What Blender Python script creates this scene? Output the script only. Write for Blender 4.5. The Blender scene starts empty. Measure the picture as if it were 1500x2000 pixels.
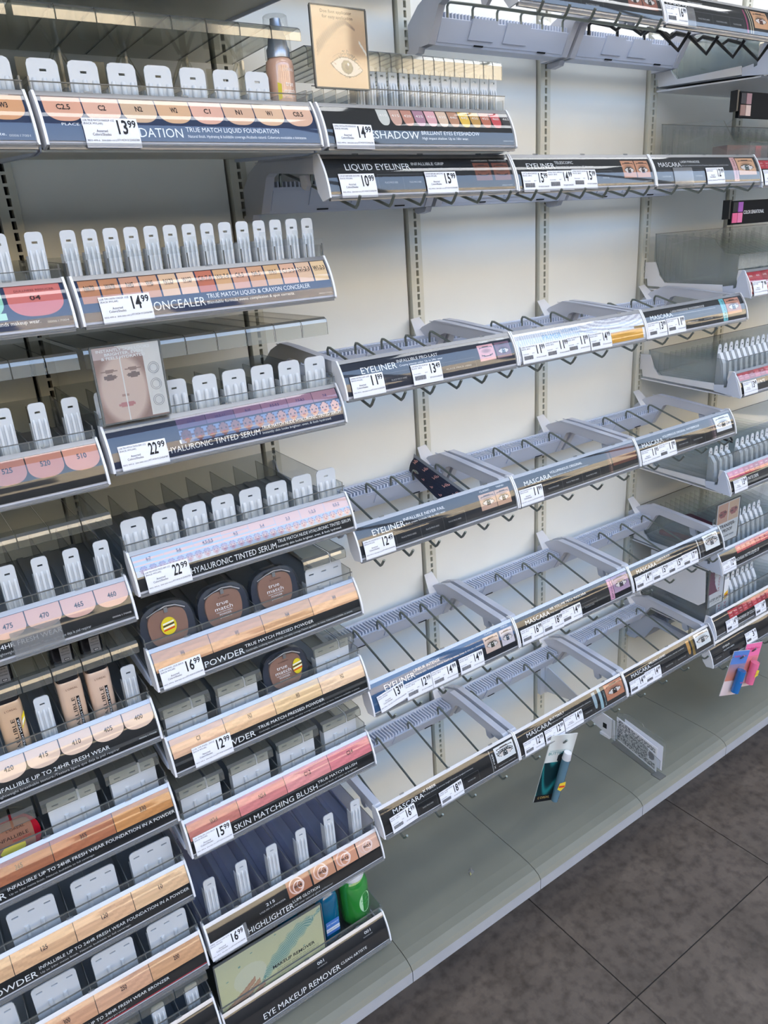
import bpy, math, random
from mathutils import Vector, Matrix
random.seed(7)
C = bpy.context.scene.collection
Z0 = 1.40                      # camera-frame z + Z0 = height above floor
S = 0.2996                     # bay width
U0 = 0.0127                    # slot pitch
# ------------------------------------------------------------------ camera
f_px, pitch, yaw, roll = 1440.23, 0.354322, 0.584796, -0.07147
cy_, sy_ = math.cos(yaw), math.sin(yaw); cp_, sp_ = math.cos(pitch), math.sin(pitch); cr_, sr_ = math.cos(roll), math.sin(roll)
fwd = Vector((sy_*cp_, cy_*cp_, -sp_)); right = Vector((cy_, -sy_, 0)); up = right.cross(fwd)
r2 = cr_*right + sr_*up; u2 = -sr_*right + cr_*up
cam = bpy.data.cameras.new('camera'); cam_o = bpy.data.objects.new('camera', cam); C.objects.link(cam_o)
m3 = Matrix((r2, u2, -fwd)).transposed()
cam_o.matrix_world = Matrix.Translation(Vector((-0.178016, -1.025594, -0.098979 + Z0))) @ m3.to_4x4()
cam.sensor_fit = 'HORIZONTAL'; cam.sensor_width = 36; cam.lens = f_px/1500*36; cam.clip_start = 0.02
sc = bpy.context.scene; sc.camera = cam_o
# ------------------------------------------------------------------ light
w = bpy.data.worlds.new('sky'); sc.world = w; w.use_nodes = True
nt = w.node_tree; bg = nt.nodes['Background']      # clear evening sky: pale at the horizon, deeper blue upwards, the same all round
wc = nt.nodes.new('ShaderNodeTexCoord'); sx = nt.nodes.new('ShaderNodeSeparateXYZ'); wr = nt.nodes.new('ShaderNodeValToRGB')
nt.links.new(wc.outputs['Generated'], sx.inputs[0]); nt.links.new(sx.outputs['Z'], wr.inputs[0]); nt.links.new(wr.outputs[0], bg.inputs[0])
wr.color_ramp.elements[0].position = 0; wr.color_ramp.elements[0].color = (.68, .79, .90, 1)
wr.color_ramp.elements[1].position = 1; wr.color_ramp.elements[1].color = (.22, .38, .70, 1)
e_ = wr.color_ramp.elements.new(.5); e_.color = (.44, .61, .90, 1)
bg.inputs[1].default_value = 4.9
sun = bpy.data.lights.new('sun', 'SUN'); sun.energy = 20; sun.color = (1, .95, .86); sun.angle = .01
so = bpy.data.objects.new('sun', sun); C.objects.link(so)
so.rotation_euler = Vector((.15, -1, -.21)).to_track_quat('-Z', 'Y').to_euler()
for ax in (-1.6, 1.0, 3.6):
    for ay in (-.75, -1.9):
        al = bpy.data.lights.new('ceiling_lamp', 'AREA'); al.shape = 'RECTANGLE'; al.size = 1.9; al.size_y = .30; al.energy = 13; al.color = (.96, .98, 1)
        ao = bpy.data.objects.new('ceiling_lamp', al); C.objects.link(ao); ao.location = (ax, ay, 3.93)
sc.view_settings.view_transform = 'Standard'; sc.view_settings.look = 'None'; sc.view_settings.gamma = 1
sc.view_settings.use_curve_mapping = False; sc.view_settings.exposure = 0.14
sc.cycles.transparent_max_bounces = 32; sc.cycles.max_bounces = 7; sc.cycles.caustics_reflective = False; sc.cycles.caustics_refractive = False

# ------------------------------------------------------------------ helpers
def lin(c):
    return tuple((x/12.92 if x <= .04045 else ((x+.055)/1.055)**2.4) for x in [v/255 for v in c])
MATS = {}
def mat(name, col=(200,200,200), rough=.5, metal=0, noise=None, bump=0, spec=.5, coat=0):
    m = bpy.data.materials.new(name); m.use_nodes = True; n = m.node_tree.nodes; L = m.node_tree.links
    b = n['Principled BSDF']; c = lin(col); b.inputs['Base Color'].default_value = (*c, 1)
    b.inputs['Roughness'].default_value = rough; b.inputs['Metallic'].default_value = metal
    b.inputs['Specular IOR Level'].default_value = spec; b.inputs['Coat Weight'].default_value = coat
    if noise:
        sc_, amt, det = noise
        tc = n.new('ShaderNodeTexCoord'); tx = n.new('ShaderNodeTexNoise'); tx.inputs['Scale'].default_value = sc_; tx.inputs['Detail'].default_value = det
        tx.inputs['Roughness'].default_value = .65
        L.new(tc.outputs['Object'], tx.inputs['Vector'])
        mp = n.new('ShaderNodeMapRange'); mp.inputs[1].default_value = .3; mp.inputs[2].default_value = .7; mp.inputs[3].default_value = 1-amt; mp.inputs[4].default_value = 1+amt
        L.new(tx.outputs[0], mp.inputs[0])
        mx = n.new('ShaderNodeVectorMath'); mx.operation = 'SCALE'; mx.inputs[0].default_value = c
        L.new(mp.outputs[0], mx.inputs['Scale']); L.new(mx.outputs[0], b.inputs['Base Color'])
        if bump:
            bp = n.new('ShaderNodeBump'); bp.inputs['Strength'].default_value = bump; bp.inputs['Distance'].default_value = .002
            L.new(tx.outputs[0], bp.inputs['Height']); L.new(bp.outputs[0], b.inputs['Normal'])
    MATS[name] = m; return m
def clear(name, tint=(240,244,244), haze=.06, hazecol=(200,205,205), ior=1.5, rough=.06):
    m = bpy.data.materials.new(name); m.use_nodes = True; n = m.node_tree.nodes; L = m.node_tree.links
    n.remove(n['Principled BSDF']); out = n['Material Output']
    tr = n.new('ShaderNodeBsdfTransparent'); tr.inputs[0].default_value = (*lin(tint), 1)
    df = n.new('ShaderNodeBsdfDiffuse'); df.inputs[0].default_value = (*lin(hazecol), 1)
    gl = n.new('ShaderNodeBsdfGlossy'); gl.inputs['Roughness'].default_value = rough
    fr = n.new('ShaderNodeFresnel'); ge = n.new('ShaderNodeNewGeometry'); io = n.new('ShaderNodeMapRange')   # thin sheet: the same reflectance from both sides
    io.inputs[3].default_value = ior; io.inputs[4].default_value = 1/ior; L.new(ge.outputs['Backfacing'], io.inputs[0]); L.new(io.outputs[0], fr.inputs[0])
    m1 = n.new('ShaderNodeMixShader'); m1.inputs[0].default_value = haze; L.new(tr.outputs[0], m1.inputs[1]); L.new(df.outputs[0], m1.inputs[2])
    m2 = n.new('ShaderNodeMixShader'); L.new(fr.outputs[0], m2.inputs[0]); L.new(m1.outputs[0], m2.inputs[1]); L.new(gl.outputs[0], m2.inputs[2])
    L.new(m2.outputs[0], out.inputs[0]); MATS[name] = m; return m
def attr_mat(name, rough=.5, spec=.3):
    m = bpy.data.materials.new(name); m.use_nodes = True; n = m.node_tree.nodes; L = m.node_tree.links
    b = n['Principled BSDF']; a = n.new('ShaderNodeAttribute'); a.attribute_name = 'Col'
    L.new(a.outputs['Color'], b.inputs['Base Color']); b.inputs['Roughness'].default_value = rough; b.inputs['Specular IOR Level'].default_value = spec
    MATS[name] = m; return m
PANEL = mat('painted_panel', (238,239,234), .42, noise=(3, .025, 4))
UPR = mat('upright_paint', (216,215,202), .45, noise=(8, .04, 3))
DARK = mat('dark_void', (10,10,14), .8)
DECK = mat('deck_paint', (112,112,101), .42, noise=(5, .07, 6))
DECKLIP = mat('deck_lip_paint', (165,167,172), .45, noise=(20, .05, 5))
RAIL = mat('grey_plastic', (196,203,219), .42)
ARM = mat('arm_plastic', (192,194,203), .45)
WHITE = mat('white_plastic', (220,220,224), .35)
HOOK = mat('hook_metal', (128,134,128), .33, metal=.75)
BLACKP = mat('black_plastic', (16,16,18), .3)
PUSH = mat('milky_plastic', (203,207,211), .35)
TRAYF = mat('tray_floor_plastic', (122,128,136), .35)
TRAYB = mat('tray_base_plastic', (228,227,218), .5)
METAL = mat('frame_metal', (158,158,160), .35, metal=.8)
PRINT = attr_mat('printed_card', .55)
GLOSSP = attr_mat('glossy_print', .18, .5)
CLEAR = clear('clear_plastic', (252,253,253), .03)
LID = clear('lid_plastic', (244,244,238), .12, (186,184,174), 1.5, .08)
FLAP = clear('lid_flap_plastic', (236,236,230), .10, (200,198,186), 2.1, .07)
SIDEC = clear('smoke_clear_plastic', (243,245,246), .07, (176,182,184), 1.5, .05)
COVER = clear('strip_cover', (246,247,247), .01, (200,200,200), 1.68, .045)
EDGE = clear('plastic_edge', (120,124,124), .45, (150,150,146), 1.5, .1)
SLEEVE = clear('tag_sleeve', (225,225,225), .18, (205,205,205), 1.5, .1)
LAV = clear('lavender_clear', (240,241,248), .34, (168,172,194), 1.5, .06)

class MB:
    def __init__(s): s.v=[]; s.f=[]; s.m=[]; s.c=[]; s.mats=[]; s.sm=[]
    def mi(s, m):
        if m not in s.mats: s.mats.append(m)
        return s.mats.index(m)
    def face(s, pts, m, col=None, smooth=False):
        b=len(s.v); s.v+= [tuple(p) for p in pts]; s.f.append(tuple(range(b,b+len(pts)))); s.m.append(s.mi(m)); s.c.append(col); s.sm.append(smooth)
    def poly(s, verts, faces, m, col=None, smooth=False):
        b=len(s.v); s.v+=[tuple(p) for p in verts]; i=s.mi(m)
        for f in faces: s.f.append(tuple(b+k for k in f)); s.m.append(i); s.c.append(col); s.sm.append(smooth)
    def box(s, x0,x1,y0,y1,z0,z1, m, col=None):
        V=[(x0,y0,z0),(x1,y0,z0),(x1,y1,z0),(x0,y1,z0),(x0,y0,z1),(x1,y0,z1),(x1,y1,z1),(x0,y1,z1)]
        s.poly(V,[(0,3,2,1),(4,5,6,7),(0,1,5,4),(1,2,6,5),(2,3,7,6),(3,0,4,7)],m,col)
    def prism(s, prof, x0, x1, m, side=None, axis='x', col=None):
        n=len(prof)
        if axis=='x': A=[(x0,a,b) for a,b in prof]; B=[(x1,a,b) for a,b in prof]
        elif axis=='y': A=[(a,x0,b) for a,b in prof]; B=[(a,x1,b) for a,b in prof]
        else: A=[(a,b,x0) for a,b in prof]; B=[(a,b,x1) for a,b in prof]
        s.poly(A+B,[tuple(range(n))],m,col); s.poly(A+B,[tuple(range(2*n-1,n-1,-1))],m,col)
        s.poly(A+B,[(i,(i+1)%n,n+(i+1)%n,n+i) for i in range(n)],side or m,col)
    def tube(s, pts, r, m, n=8, col=None, taper=None):
        pts=[Vector(p) for p in pts]; rings=[]; ref=Vector((1,0,0))
        for i,p in enumerate(pts):
            if i==0: d=pts[1]-p
            elif i==len(pts)-1: d=p-pts[-2]
            else: d=(pts[i+1]-p).normalized()+(p-pts[i-1]).normalized()
            d.normalize(); a=ref if abs(d.dot(ref))<.9 else Vector((0,0,1))
            e1=d.cross(a).normalized(); e2=d.cross(e1)
            rr=r if taper is None else taper[i]
            rings.append([p+rr*(math.cos(2*math.pi*k/n)*e1+math.sin(2*math.pi*k/n)*e2) for k in range(n)])
        V=[q for R in rings for q in R]; F=[]
        for i in range(len(rings)-1):
            for k in range(n): F.append((i*n+k,i*n+(k+1)%n,(i+1)*n+(k+1)%n,(i+1)*n+k))
        s.poly(V,F,m,col,True); s.poly(rings[0],[tuple(range(n-1,-1,-1))],m,col); s.poly(rings[-1],[tuple(range(n))],m,col)
    def lathe(s, prof, cx, cy, m, n=28, col=None, sx=1, sy=1, power=2):
        V=[];F=[]
        for r,z in prof:
            for k in range(n):
                a=2*math.pi*k/n; c,ss=math.cos(a),math.sin(a)
                if power!=2:
                    q=(abs(c)**power+abs(ss)**power)**(-1/power); c*=q; ss*=q
                V.append((cx+r*sx*c, cy+r*sy*ss, z))
        for i in range(len(prof)-1):
            for k in range(n): F.append((i*n+k,i*n+(k+1)%n,(i+1)*n+(k+1)%n,(i+1)*n+k))
        s.poly(V,F,m,col,True)
        s.poly(V[:n],[tuple(range(n-1,-1,-1))],m,col); s.poly(V[-n:],[tuple(range(n))],m,col)
    def mesh(s, name):
        me=bpy.data.meshes.new(name); me.from_pydata(s.v,[],s.f)
        for m in s.mats: me.materials.append(m)
        me.polygons.foreach_set('material_index', s.m); me.polygons.foreach_set('use_smooth', s.sm)
        if any(c is not None for c in s.c):
            ca=me.color_attributes.new('Col','FLOAT_COLOR','CORNER'); buf=[]
            for f,c in zip(s.f,s.c):
                q=(*lin(c),1) if c is not None else (.5,.5,.5,1)
                buf+=list(q)*len(f)
            ca.data.foreach_set('color',buf)
        me.update(); return me
    def build(s, name, parent=None, loc=None):
        return put(s.mesh(name), name, parent, loc)
def put(me, name, parent=None, loc=None):
    o=bpy.data.objects.new(name, me); C.objects.link(o)
    if parent: o.parent=parent
    if loc: o.location=loc
    return o
def tag(o, label, cat, group=None):
    o['label']=label; o['category']=cat
    if group: o['group']=group
    return o
def empty(name, label, cat, loc=(0,0,0), group=None):
    o=bpy.data.objects.new(name,None); C.objects.link(o); o.location=loc; o.empty_display_size=.02
    return tag(o,label,cat,group)
def struct(o): o['kind']='structure'; return o
def bevel(o, wd=.001, seg=2):
    b=o.modifiers.new('bevel','BEVEL'); b.width=wd; b.segments=seg; b.limit_method='ANGLE'; return o

# text as flat triangles, cached
TC={}
def tmesh(s, bold=False):
    key=(s,bold)
    if key in TC: return TC[key]
    cu=bpy.data.curves.new('t','FONT'); cu.body=s; cu.size=1; cu.resolution_u=2; cu.offset=.022 if bold else 0
    ob=bpy.data.objects.new('t',cu); me=bpy.data.meshes.new_from_object(ob)
    v=[(a.co.x,a.co.y) for a in me.vertices]; f=[tuple(p.vertices) for p in me.polygons]
    bpy.data.objects.remove(ob); bpy.data.curves.remove(cu); bpy.data.meshes.remove(me)
    if v:
        x0=min(a for a,_ in v); x1=max(a for a,_ in v)
    else: x0,x1=0,1
    TC[key]=(v,f,x0,x1); return TC[key]
CAP=.70
def text_into(mb, s, fn, x0, x1, yb, cap, col, m=None, vertical=False, bold=False):
    """fn(x,y)->3d point; text fitted between x0 and x1, baseline yb, capital height cap"""
    v,f,a,b=tmesh(s,bold)
    if not v: return
    k=(x1-x0)/max(b-a,1e-6); q=cap/CAP
    if vertical: P=[fn(yb-y*q, x0+(x-a)*k) for x,y in v]
    else: P=[fn(x0+(x-a)*k, yb+y*q) for x,y in v]
    mb.poly(P,f,m or PRINT,col)

# raster pictures (flat print)
def picture(mb, fn, x0,x1,y0,y1, nx, ny, colfn, m=None):
    for i in range(nx):
        for j in range(ny):
            a=x0+(x1-x0)*i/nx; b=x0+(x1-x0)*(i+1)/nx; c=y0+(y1-y0)*j/ny; d=y0+(y1-y0)*(j+1)/ny
            mb.face([fn(a,c),fn(b,c),fn(b,d),fn(a,d)], m or PRINT, colfn((i+.5)/nx,(j+.5)/ny))
def mixc(a,b,t): t=max(0,min(1,t)); return tuple(a[i]*(1-t)+b[i]*t for i in range(3))
def eyefn(skin, iris, mono=False, closed=False, lash=1.0, flip=False):
    def g(u,v):
        if flip: u=1-u
        dx=(u-.5)/.36; dy=v-.42
        h=.135*max(0,1-dx*dx)**.8 if abs(dx)<1 else 0
        c=mixc(skin, tuple(.72*x for x in skin), max(0,1-((u-.5)**2/.12+(v-.6)**2/.03)))
        if .80+.06*math.sin(u*3.1)-.05 < v < .80+.09*math.sin(u*3.1) and .1<u<.92: c=mixc(skin,(40,26,20),.7)
        if mono and lash and abs(dx)<1.15 and 0<dy-h*.8<.24*lash and math.sin(math.atan2(dy,u-.5)*26)>-.2: c=(30,30,32)
        if closed:
            if abs(dy+.05+.10*(1-dx*dx))<.035 and abs(dx)<1: c=(30,20,20)
            return c
        if abs(dx)<1.12 and abs(abs(dy)-h)<(.05 if dy>0 else .018)+.0: c=(22,16,16)
        if abs(dx)<1 and abs(dy)<h:
            c=(214,206,202)
            r=math.hypot((u-.5)*1.25,dy+.0)
            if r<.155: c=iris
            if r>.13 and r<.155: c=tuple(.5*x for x in iris)
            if r<.065: c=(10,10,10)
            if math.hypot(u-.53,dy-.05)<.028: c=(250,250,250)
        return c
    return g
def lipfn(skin, lip):
    def g(u,v):
        dx=(u-.5)/.42; a=1-dx*dx
        if a>0 and -.25*a < v-.5 < .2*a*(1-.35*math.exp(-((u-.5)/.09)**2)):
            return tuple(.5*x for x in lip) if abs(v-.5-.02*math.cos(u*9))<.025 else lip
        return skin
    return g

# ------------------------------------------------------------------ room shell (world z measured from floor)
def wz(z): return z+Z0
FLOOR = mat('vinyl_tile', (98,87,78), .42, noise=(9, .30, 9), bump=.08)
n = FLOOR.node_tree.nodes; L = FLOOR.node_tree.links
b_ = n['Principled BSDF']; tc=n.new('ShaderNodeTexCoord'); n2=n.new('ShaderNodeTexNoise'); n2.inputs['Scale'].default_value=48; n2.inputs['Detail'].default_value=8
L.new(tc.outputs['Object'],n2.inputs['Vector']); cr=n.new('ShaderNodeValToRGB'); cr.color_ramp.elements[0].position=.30; cr.color_ramp.elements[0].color=(.55,.55,.55,1); cr.color_ramp.elements[1].position=.55; cr.color_ramp.elements[1].color=(1,1,1,1)
L.new(n2.outputs[0],cr.inputs[0]); src=b_.inputs['Base Color'].links[0].from_socket; mu=n.new('ShaderNodeVectorMath'); mu.operation='MULTIPLY'
L.new(src,mu.inputs[0]); L.new(cr.outputs[0],mu.inputs[1]); L.new(mu.outputs[0],b_.inputs['Base Color'])
GROUT = mat('tile_joint', (38,33,30), .8)
mb=MB(); mb.box(-4,7,-2.62,.2,-.06,-.0015,GROUT); floor=struct(mb.build('floor'))
T=.4574; g=.0012; mb=MB(); mb.box(g,T-g,g,T-g,-.004,0,FLOOR); tile_me=mb.mesh('tile')
X0t=.658-T*6; Y0t=-.468
for i in range(20):
    for j in range(-5,1):
        x=X0t+i*T; y=Y0t+j*T
        if y<-2.62+.01: y=-2.62
        put(tile_me,'tile',floor,(x,y,0))
mb=MB(); mb.box(-4,7,.045,.12,0,4.1,mat('back_wall_paint',(120,120,116),.7)); wall=struct(mb.build('wall_back'))
mb=MB(); mb.box(-4,7,-2.7,.12,4.0,4.12,mat('ceiling_paint',(120,118,112),.9)); struct(mb.build('ceiling'))
mb=MB(); mb.box(-4.1,-4,-2.7,.12,0,4.1,PANEL); struct(mb.build('wall_left'))
mb=MB(); mb.box(7,7.1,-2.7,.12,0,4.1,PANEL); struct(mb.build('wall_right'))
mb=MB()
for x in (-4,-1.9,2.2,4.6,7): mb.box(x-.03,x+.03,-2.72,-2.62,0,4.1,mat('mullion',(60,60,62),.4,metal=.5) if 'mullion' not in MATS else MATS['mullion'])
mb.box(-4,7,-2.72,-2.62,0,.35,MATS['mullion']); struct(mb.build('window_1'))
# outside the shop window: pavement and sunlit facade across the street (they light and reflect in the fixtures)
mb=MB(); mb.box(-30,40,-13,-2.75,-.2,-.02,mat('pavement',(196,186,168),.85,noise=(1,.1,4))); struct(mb.build('ground'))
FAC=mat('facade_stucco',(206,186,156),.85,noise=(.35,.22,5))
mb=MB(); mb.box(-26,34,-13.4,-13,-.2,7.2,FAC)
mb.box(-26,34,-13,-12.9,-.2,3.95,mat('added_dark_band',(44,42,42),.6))  # dark band added over the lower facade to keep low reflections dark
for i in range(14): mb.box(-24+i*4.1,-22.6+i*4.1,-13,-12.96,4.6,6.4,DARK)
fac=mb.build('street_building'); tag(fac,'tan stucco building across the street seen only in reflections','building')
# unseen parapet, added and sized to shade the lower part of the building opposite
mb=MB(); mb.box(-30,40,-2.8,-2.72,4.0,6.1,mat('shading_parapet',(120,80,60),.8)); struct(mb.build('trim_1'))

# ------------------------------------------------------------------ gondola back: uprights, panels, deck
PH=12.67427
def slotz(k): return wz((PH-k)*U0)
ks=range(-22,104)
mb=MB(); sx0,sx1=0.0000,0.0052; ux0,ux1=-.0105,.0135
ztop=slotz(-23)+.02; zbot=wz(-1.215)
mb.box(ux0,sx0,0,.02,zbot,ztop,UPR); mb.box(sx1,ux1,0,.02,zbot,ztop,UPR)
prev=zbot
for k in reversed(list(ks)):
    zc=slotz(k); mb.box(sx0,sx1,0,.004,prev,zc-.0046,UPR); prev=zc+.0046
mb.box(sx0,sx1,0,.004,prev,ztop,UPR)
mb.box(sx0,sx1,.016,.019,zbot,ztop,DARK)
upr_me=mb.mesh('shelving_upright')
UL={-1:'slotted upright at far left, mostly hidden behind the foundation trays',0:'slotted beige upright behind the left edge of the concealer tray',1:'slotted beige upright between the concealer bay and the liquid eyeliner rack',
2:'slotted beige upright behind the navy patterned strip',3:'slotted beige upright directly right of the navy strip bay, behind the primer rack',4:'slotted beige upright where the hook racks meet the lip colour trays',5:'slotted beige upright at right behind the lip colour trays',6:'slotted upright at far right, seen through the clear trays',7:'slotted upright beyond the right edge of the frame'}
for k in range(-1,8):
    o=put(upr_me,'shelving_upright',None,(k*S,0,0)); tag(o,UL[k],'upright','slotted uprights of the shelving')
mb=MB(); mb.box(-.004,S-.0315,.006,.012,zbot,ztop,PANEL); pan_me=mb.mesh('panel')
for k in range(-2,9): bevel(put(pan_me,'panel',wall,(k*S+.0165,0,0)),.0015,2)
# panels reach from behind one upright to the next gap, its shadow painted as black backing
mb=MB(); mb.box(-1.2,2.9,.019,.044,0,ztop,DARK); o=mb.build('backing',wall)
# deck sections
prof=[(-.002,-1.221),(-.235,-1.221),(-.258,-1.2225),(-.272,-1.2255),(-.282,-1.2305),(-.2875,-1.238),(-.2875,-1.262),(-.2845,-1.262),(-.2845,-1.239),(-.27,-1.2285),(-.235,-1.2245),(-.002,-1.2245)]
profw=[(a,wz(b)) for a,b in prof]
mb=MB(); nP=len(profw)
A=[(.0006,a,b) for a,b in profw]; B=[(S-.0006,a,b) for a,b in profw]
mb.poly(A+B,[tuple(range(nP))],DECK); mb.poly(A+B,[tuple(range(2*nP-1,nP-1,-1))],DECK)
for i in range(nP):
    mb.poly(A+B,[(i,(i+1)%nP,nP+(i+1)%nP,nP+i)],DECKLIP if i in (5,) else DECK)
deck_me=mb.mesh('base_shelf')
mb=MB(); mb.box(.002,S-.002,-.20,-.19,.0,wz(-1.23),mat('kick_paint',(62,62,64),.5)); kick_me=mb.mesh('kick_plate')
mb=MB(); mb.box(.001,S-.001,-.038,-.002,wz(-1.2209),wz(-1.2145),DECK); rail_me=mb.mesh('rear_ledge')
DL={-1:'grey steel base shelf section below the far left foundation trays',0:'grey steel base shelf section under the makeup remover tray',1:'grey steel base shelf section holding the small plastic fragment',2:'grey steel base shelf section under the hanging teal mascara card',3:'grey steel base shelf section under the clear card holder arm',4:'grey steel base shelf section right of the clear card holder',5:'grey steel base shelf section under the hanging lip balms',6:'grey steel base shelf section at the far right edge',7:'grey steel base shelf section outside the right edge'}
for k in range(-2,8):
    r=put(deck_me,'base_shelf',None,(k*S+.0024,0,0)); tag(r,DL.get(k,'grey steel base shelf section beyond the left edge'),'shelf','base shelf sections')
    put(kick_me,'kick_plate',r); put(rail_me,'rear_ledge',r)

# ------------------------------------------------------------------ curved sign strips
# arc in (y,z) relative to strip top z
Bp=(-.2365,-.0420); Tp=(-.2190,0.0)
ch=math.hypot(Tp[0]-Bp[0],Tp[1]-Bp[1]); ARC=math.radians(30); R_=ch/(2*math.sin(ARC/2))
base=math.atan2(-(Tp[0]-Bp[0]) if False else (Tp[0]-Bp[0]), Tp[1]-Bp[1])   # tilt of chord normal
mx_,mz_=(Tp[0]+Bp[0])/2,(Tp[1]+Bp[1])/2
ny_,nz_=-math.cos(base),math.sin(base)
hc=R_*math.cos(ARC/2); ccy,ccz=mx_-ny_*hc, mz_-nz_*hc
def arc(t, off=0):
    a=base+(t-.5)*ARC; return (ccy-(R_+off)*math.cos(a), ccz+(R_+off)*math.sin(a))
ARCLEN=R_*ARC
def arcsheet(mb, x0,x1,t0,t1,off,m,col=None,n=10,thick=0):
    V=[];F=[]
    for i in range(n+1):
        y,z=arc(t0+(t1-t0)*i/n,off); V+= [(x0,y,z),(x1,y,z)]
    for i in range(n): F.append((2*i,2*i+1,2*i+3,2*i+2))
    mb.poly(V,F,m,col,True)
    if thick:
        V2=[]
        for i in range(n+1):
            y,z=arc(t0+(t1-t0)*i/n,off-thick); V2+= [(x0,y,z),(x1,y,z)]
        mb.poly(V2,[tuple(reversed(f)) for f in F],m,col,True)
        mb.poly([V[0],V[1],V2[1],V2[0]],[(0,3,2,1)],m,col); mb.poly([V[-2],V[-1],V2[-1],V2[-2]],[(0,1,2,3)],m,col)
        mb.poly(V[0::2]+V2[0::2],[tuple(range(n+1))+tuple(range(2*n+1,n,-1))],m,col); mb.poly(V[1::2]+V2[1::2],[tuple(range(n+1))+tuple(range(2*n+1,n,-1))],m,col)
def arcfn(x0, off, ang=0, cx=0, ct=0):
    def f(x,t):
        if ang:
            dx=x-cx; dt=(t-ct)*ARCLEN; x_=cx+dx*math.cos(ang)-dt*math.sin(ang); t=ct+(dx*math.sin(ang)+dt*math.cos(ang))/ARCLEN; x=x_
        y,z=arc(t,off); return (x0+x,y,z)
    return f
CW=.0025
def cap_prof(grow=.0022):
    P=[arc(t,grow) for t in [-.05+1.12*i/12 for i in range(13)]]
    P=[(a,b) for a,b in P]
    return P+[(-.2085,.0035),(-.2065,-.012),(-.2125,-.036),(-.222,-.047)]
mb=MB(); mb.prism(cap_prof(),0,CW,WHITE); cap_me=mb.mesh('end_cap')
mb=MB(); mb.prism([(a+.0005*0,b) for a,b in cap_prof(.0005)],0,.0007,RAIL)
def holder_mesh(wd):
    mb=MB(); x0,x1=CW,wd-CW
    arcsheet(mb,x0,x1,-.03,1.05,-.0012,ARM,n=10,thick=.0014)
    arcsheet(mb,x0,x1,.955,1.07,.0012,METAL,n=3,thick=.0012)
    mb.box(x0,x1,-.2415,-.2355,-.0448,-.0428,SLEEVE); mb.box(x0,x1,-.2365,-.232,-.0475,-.044,METAL)
    for k in (.17,.5,.83):
        mb.box(x0+(x1-x0)*k-.004,x0+(x1-x0)*k+.004,-.2185,-.2165,.0015,.0045,SLEEVE)
    return mb.mesh('strip_holder')
HM={}
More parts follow.
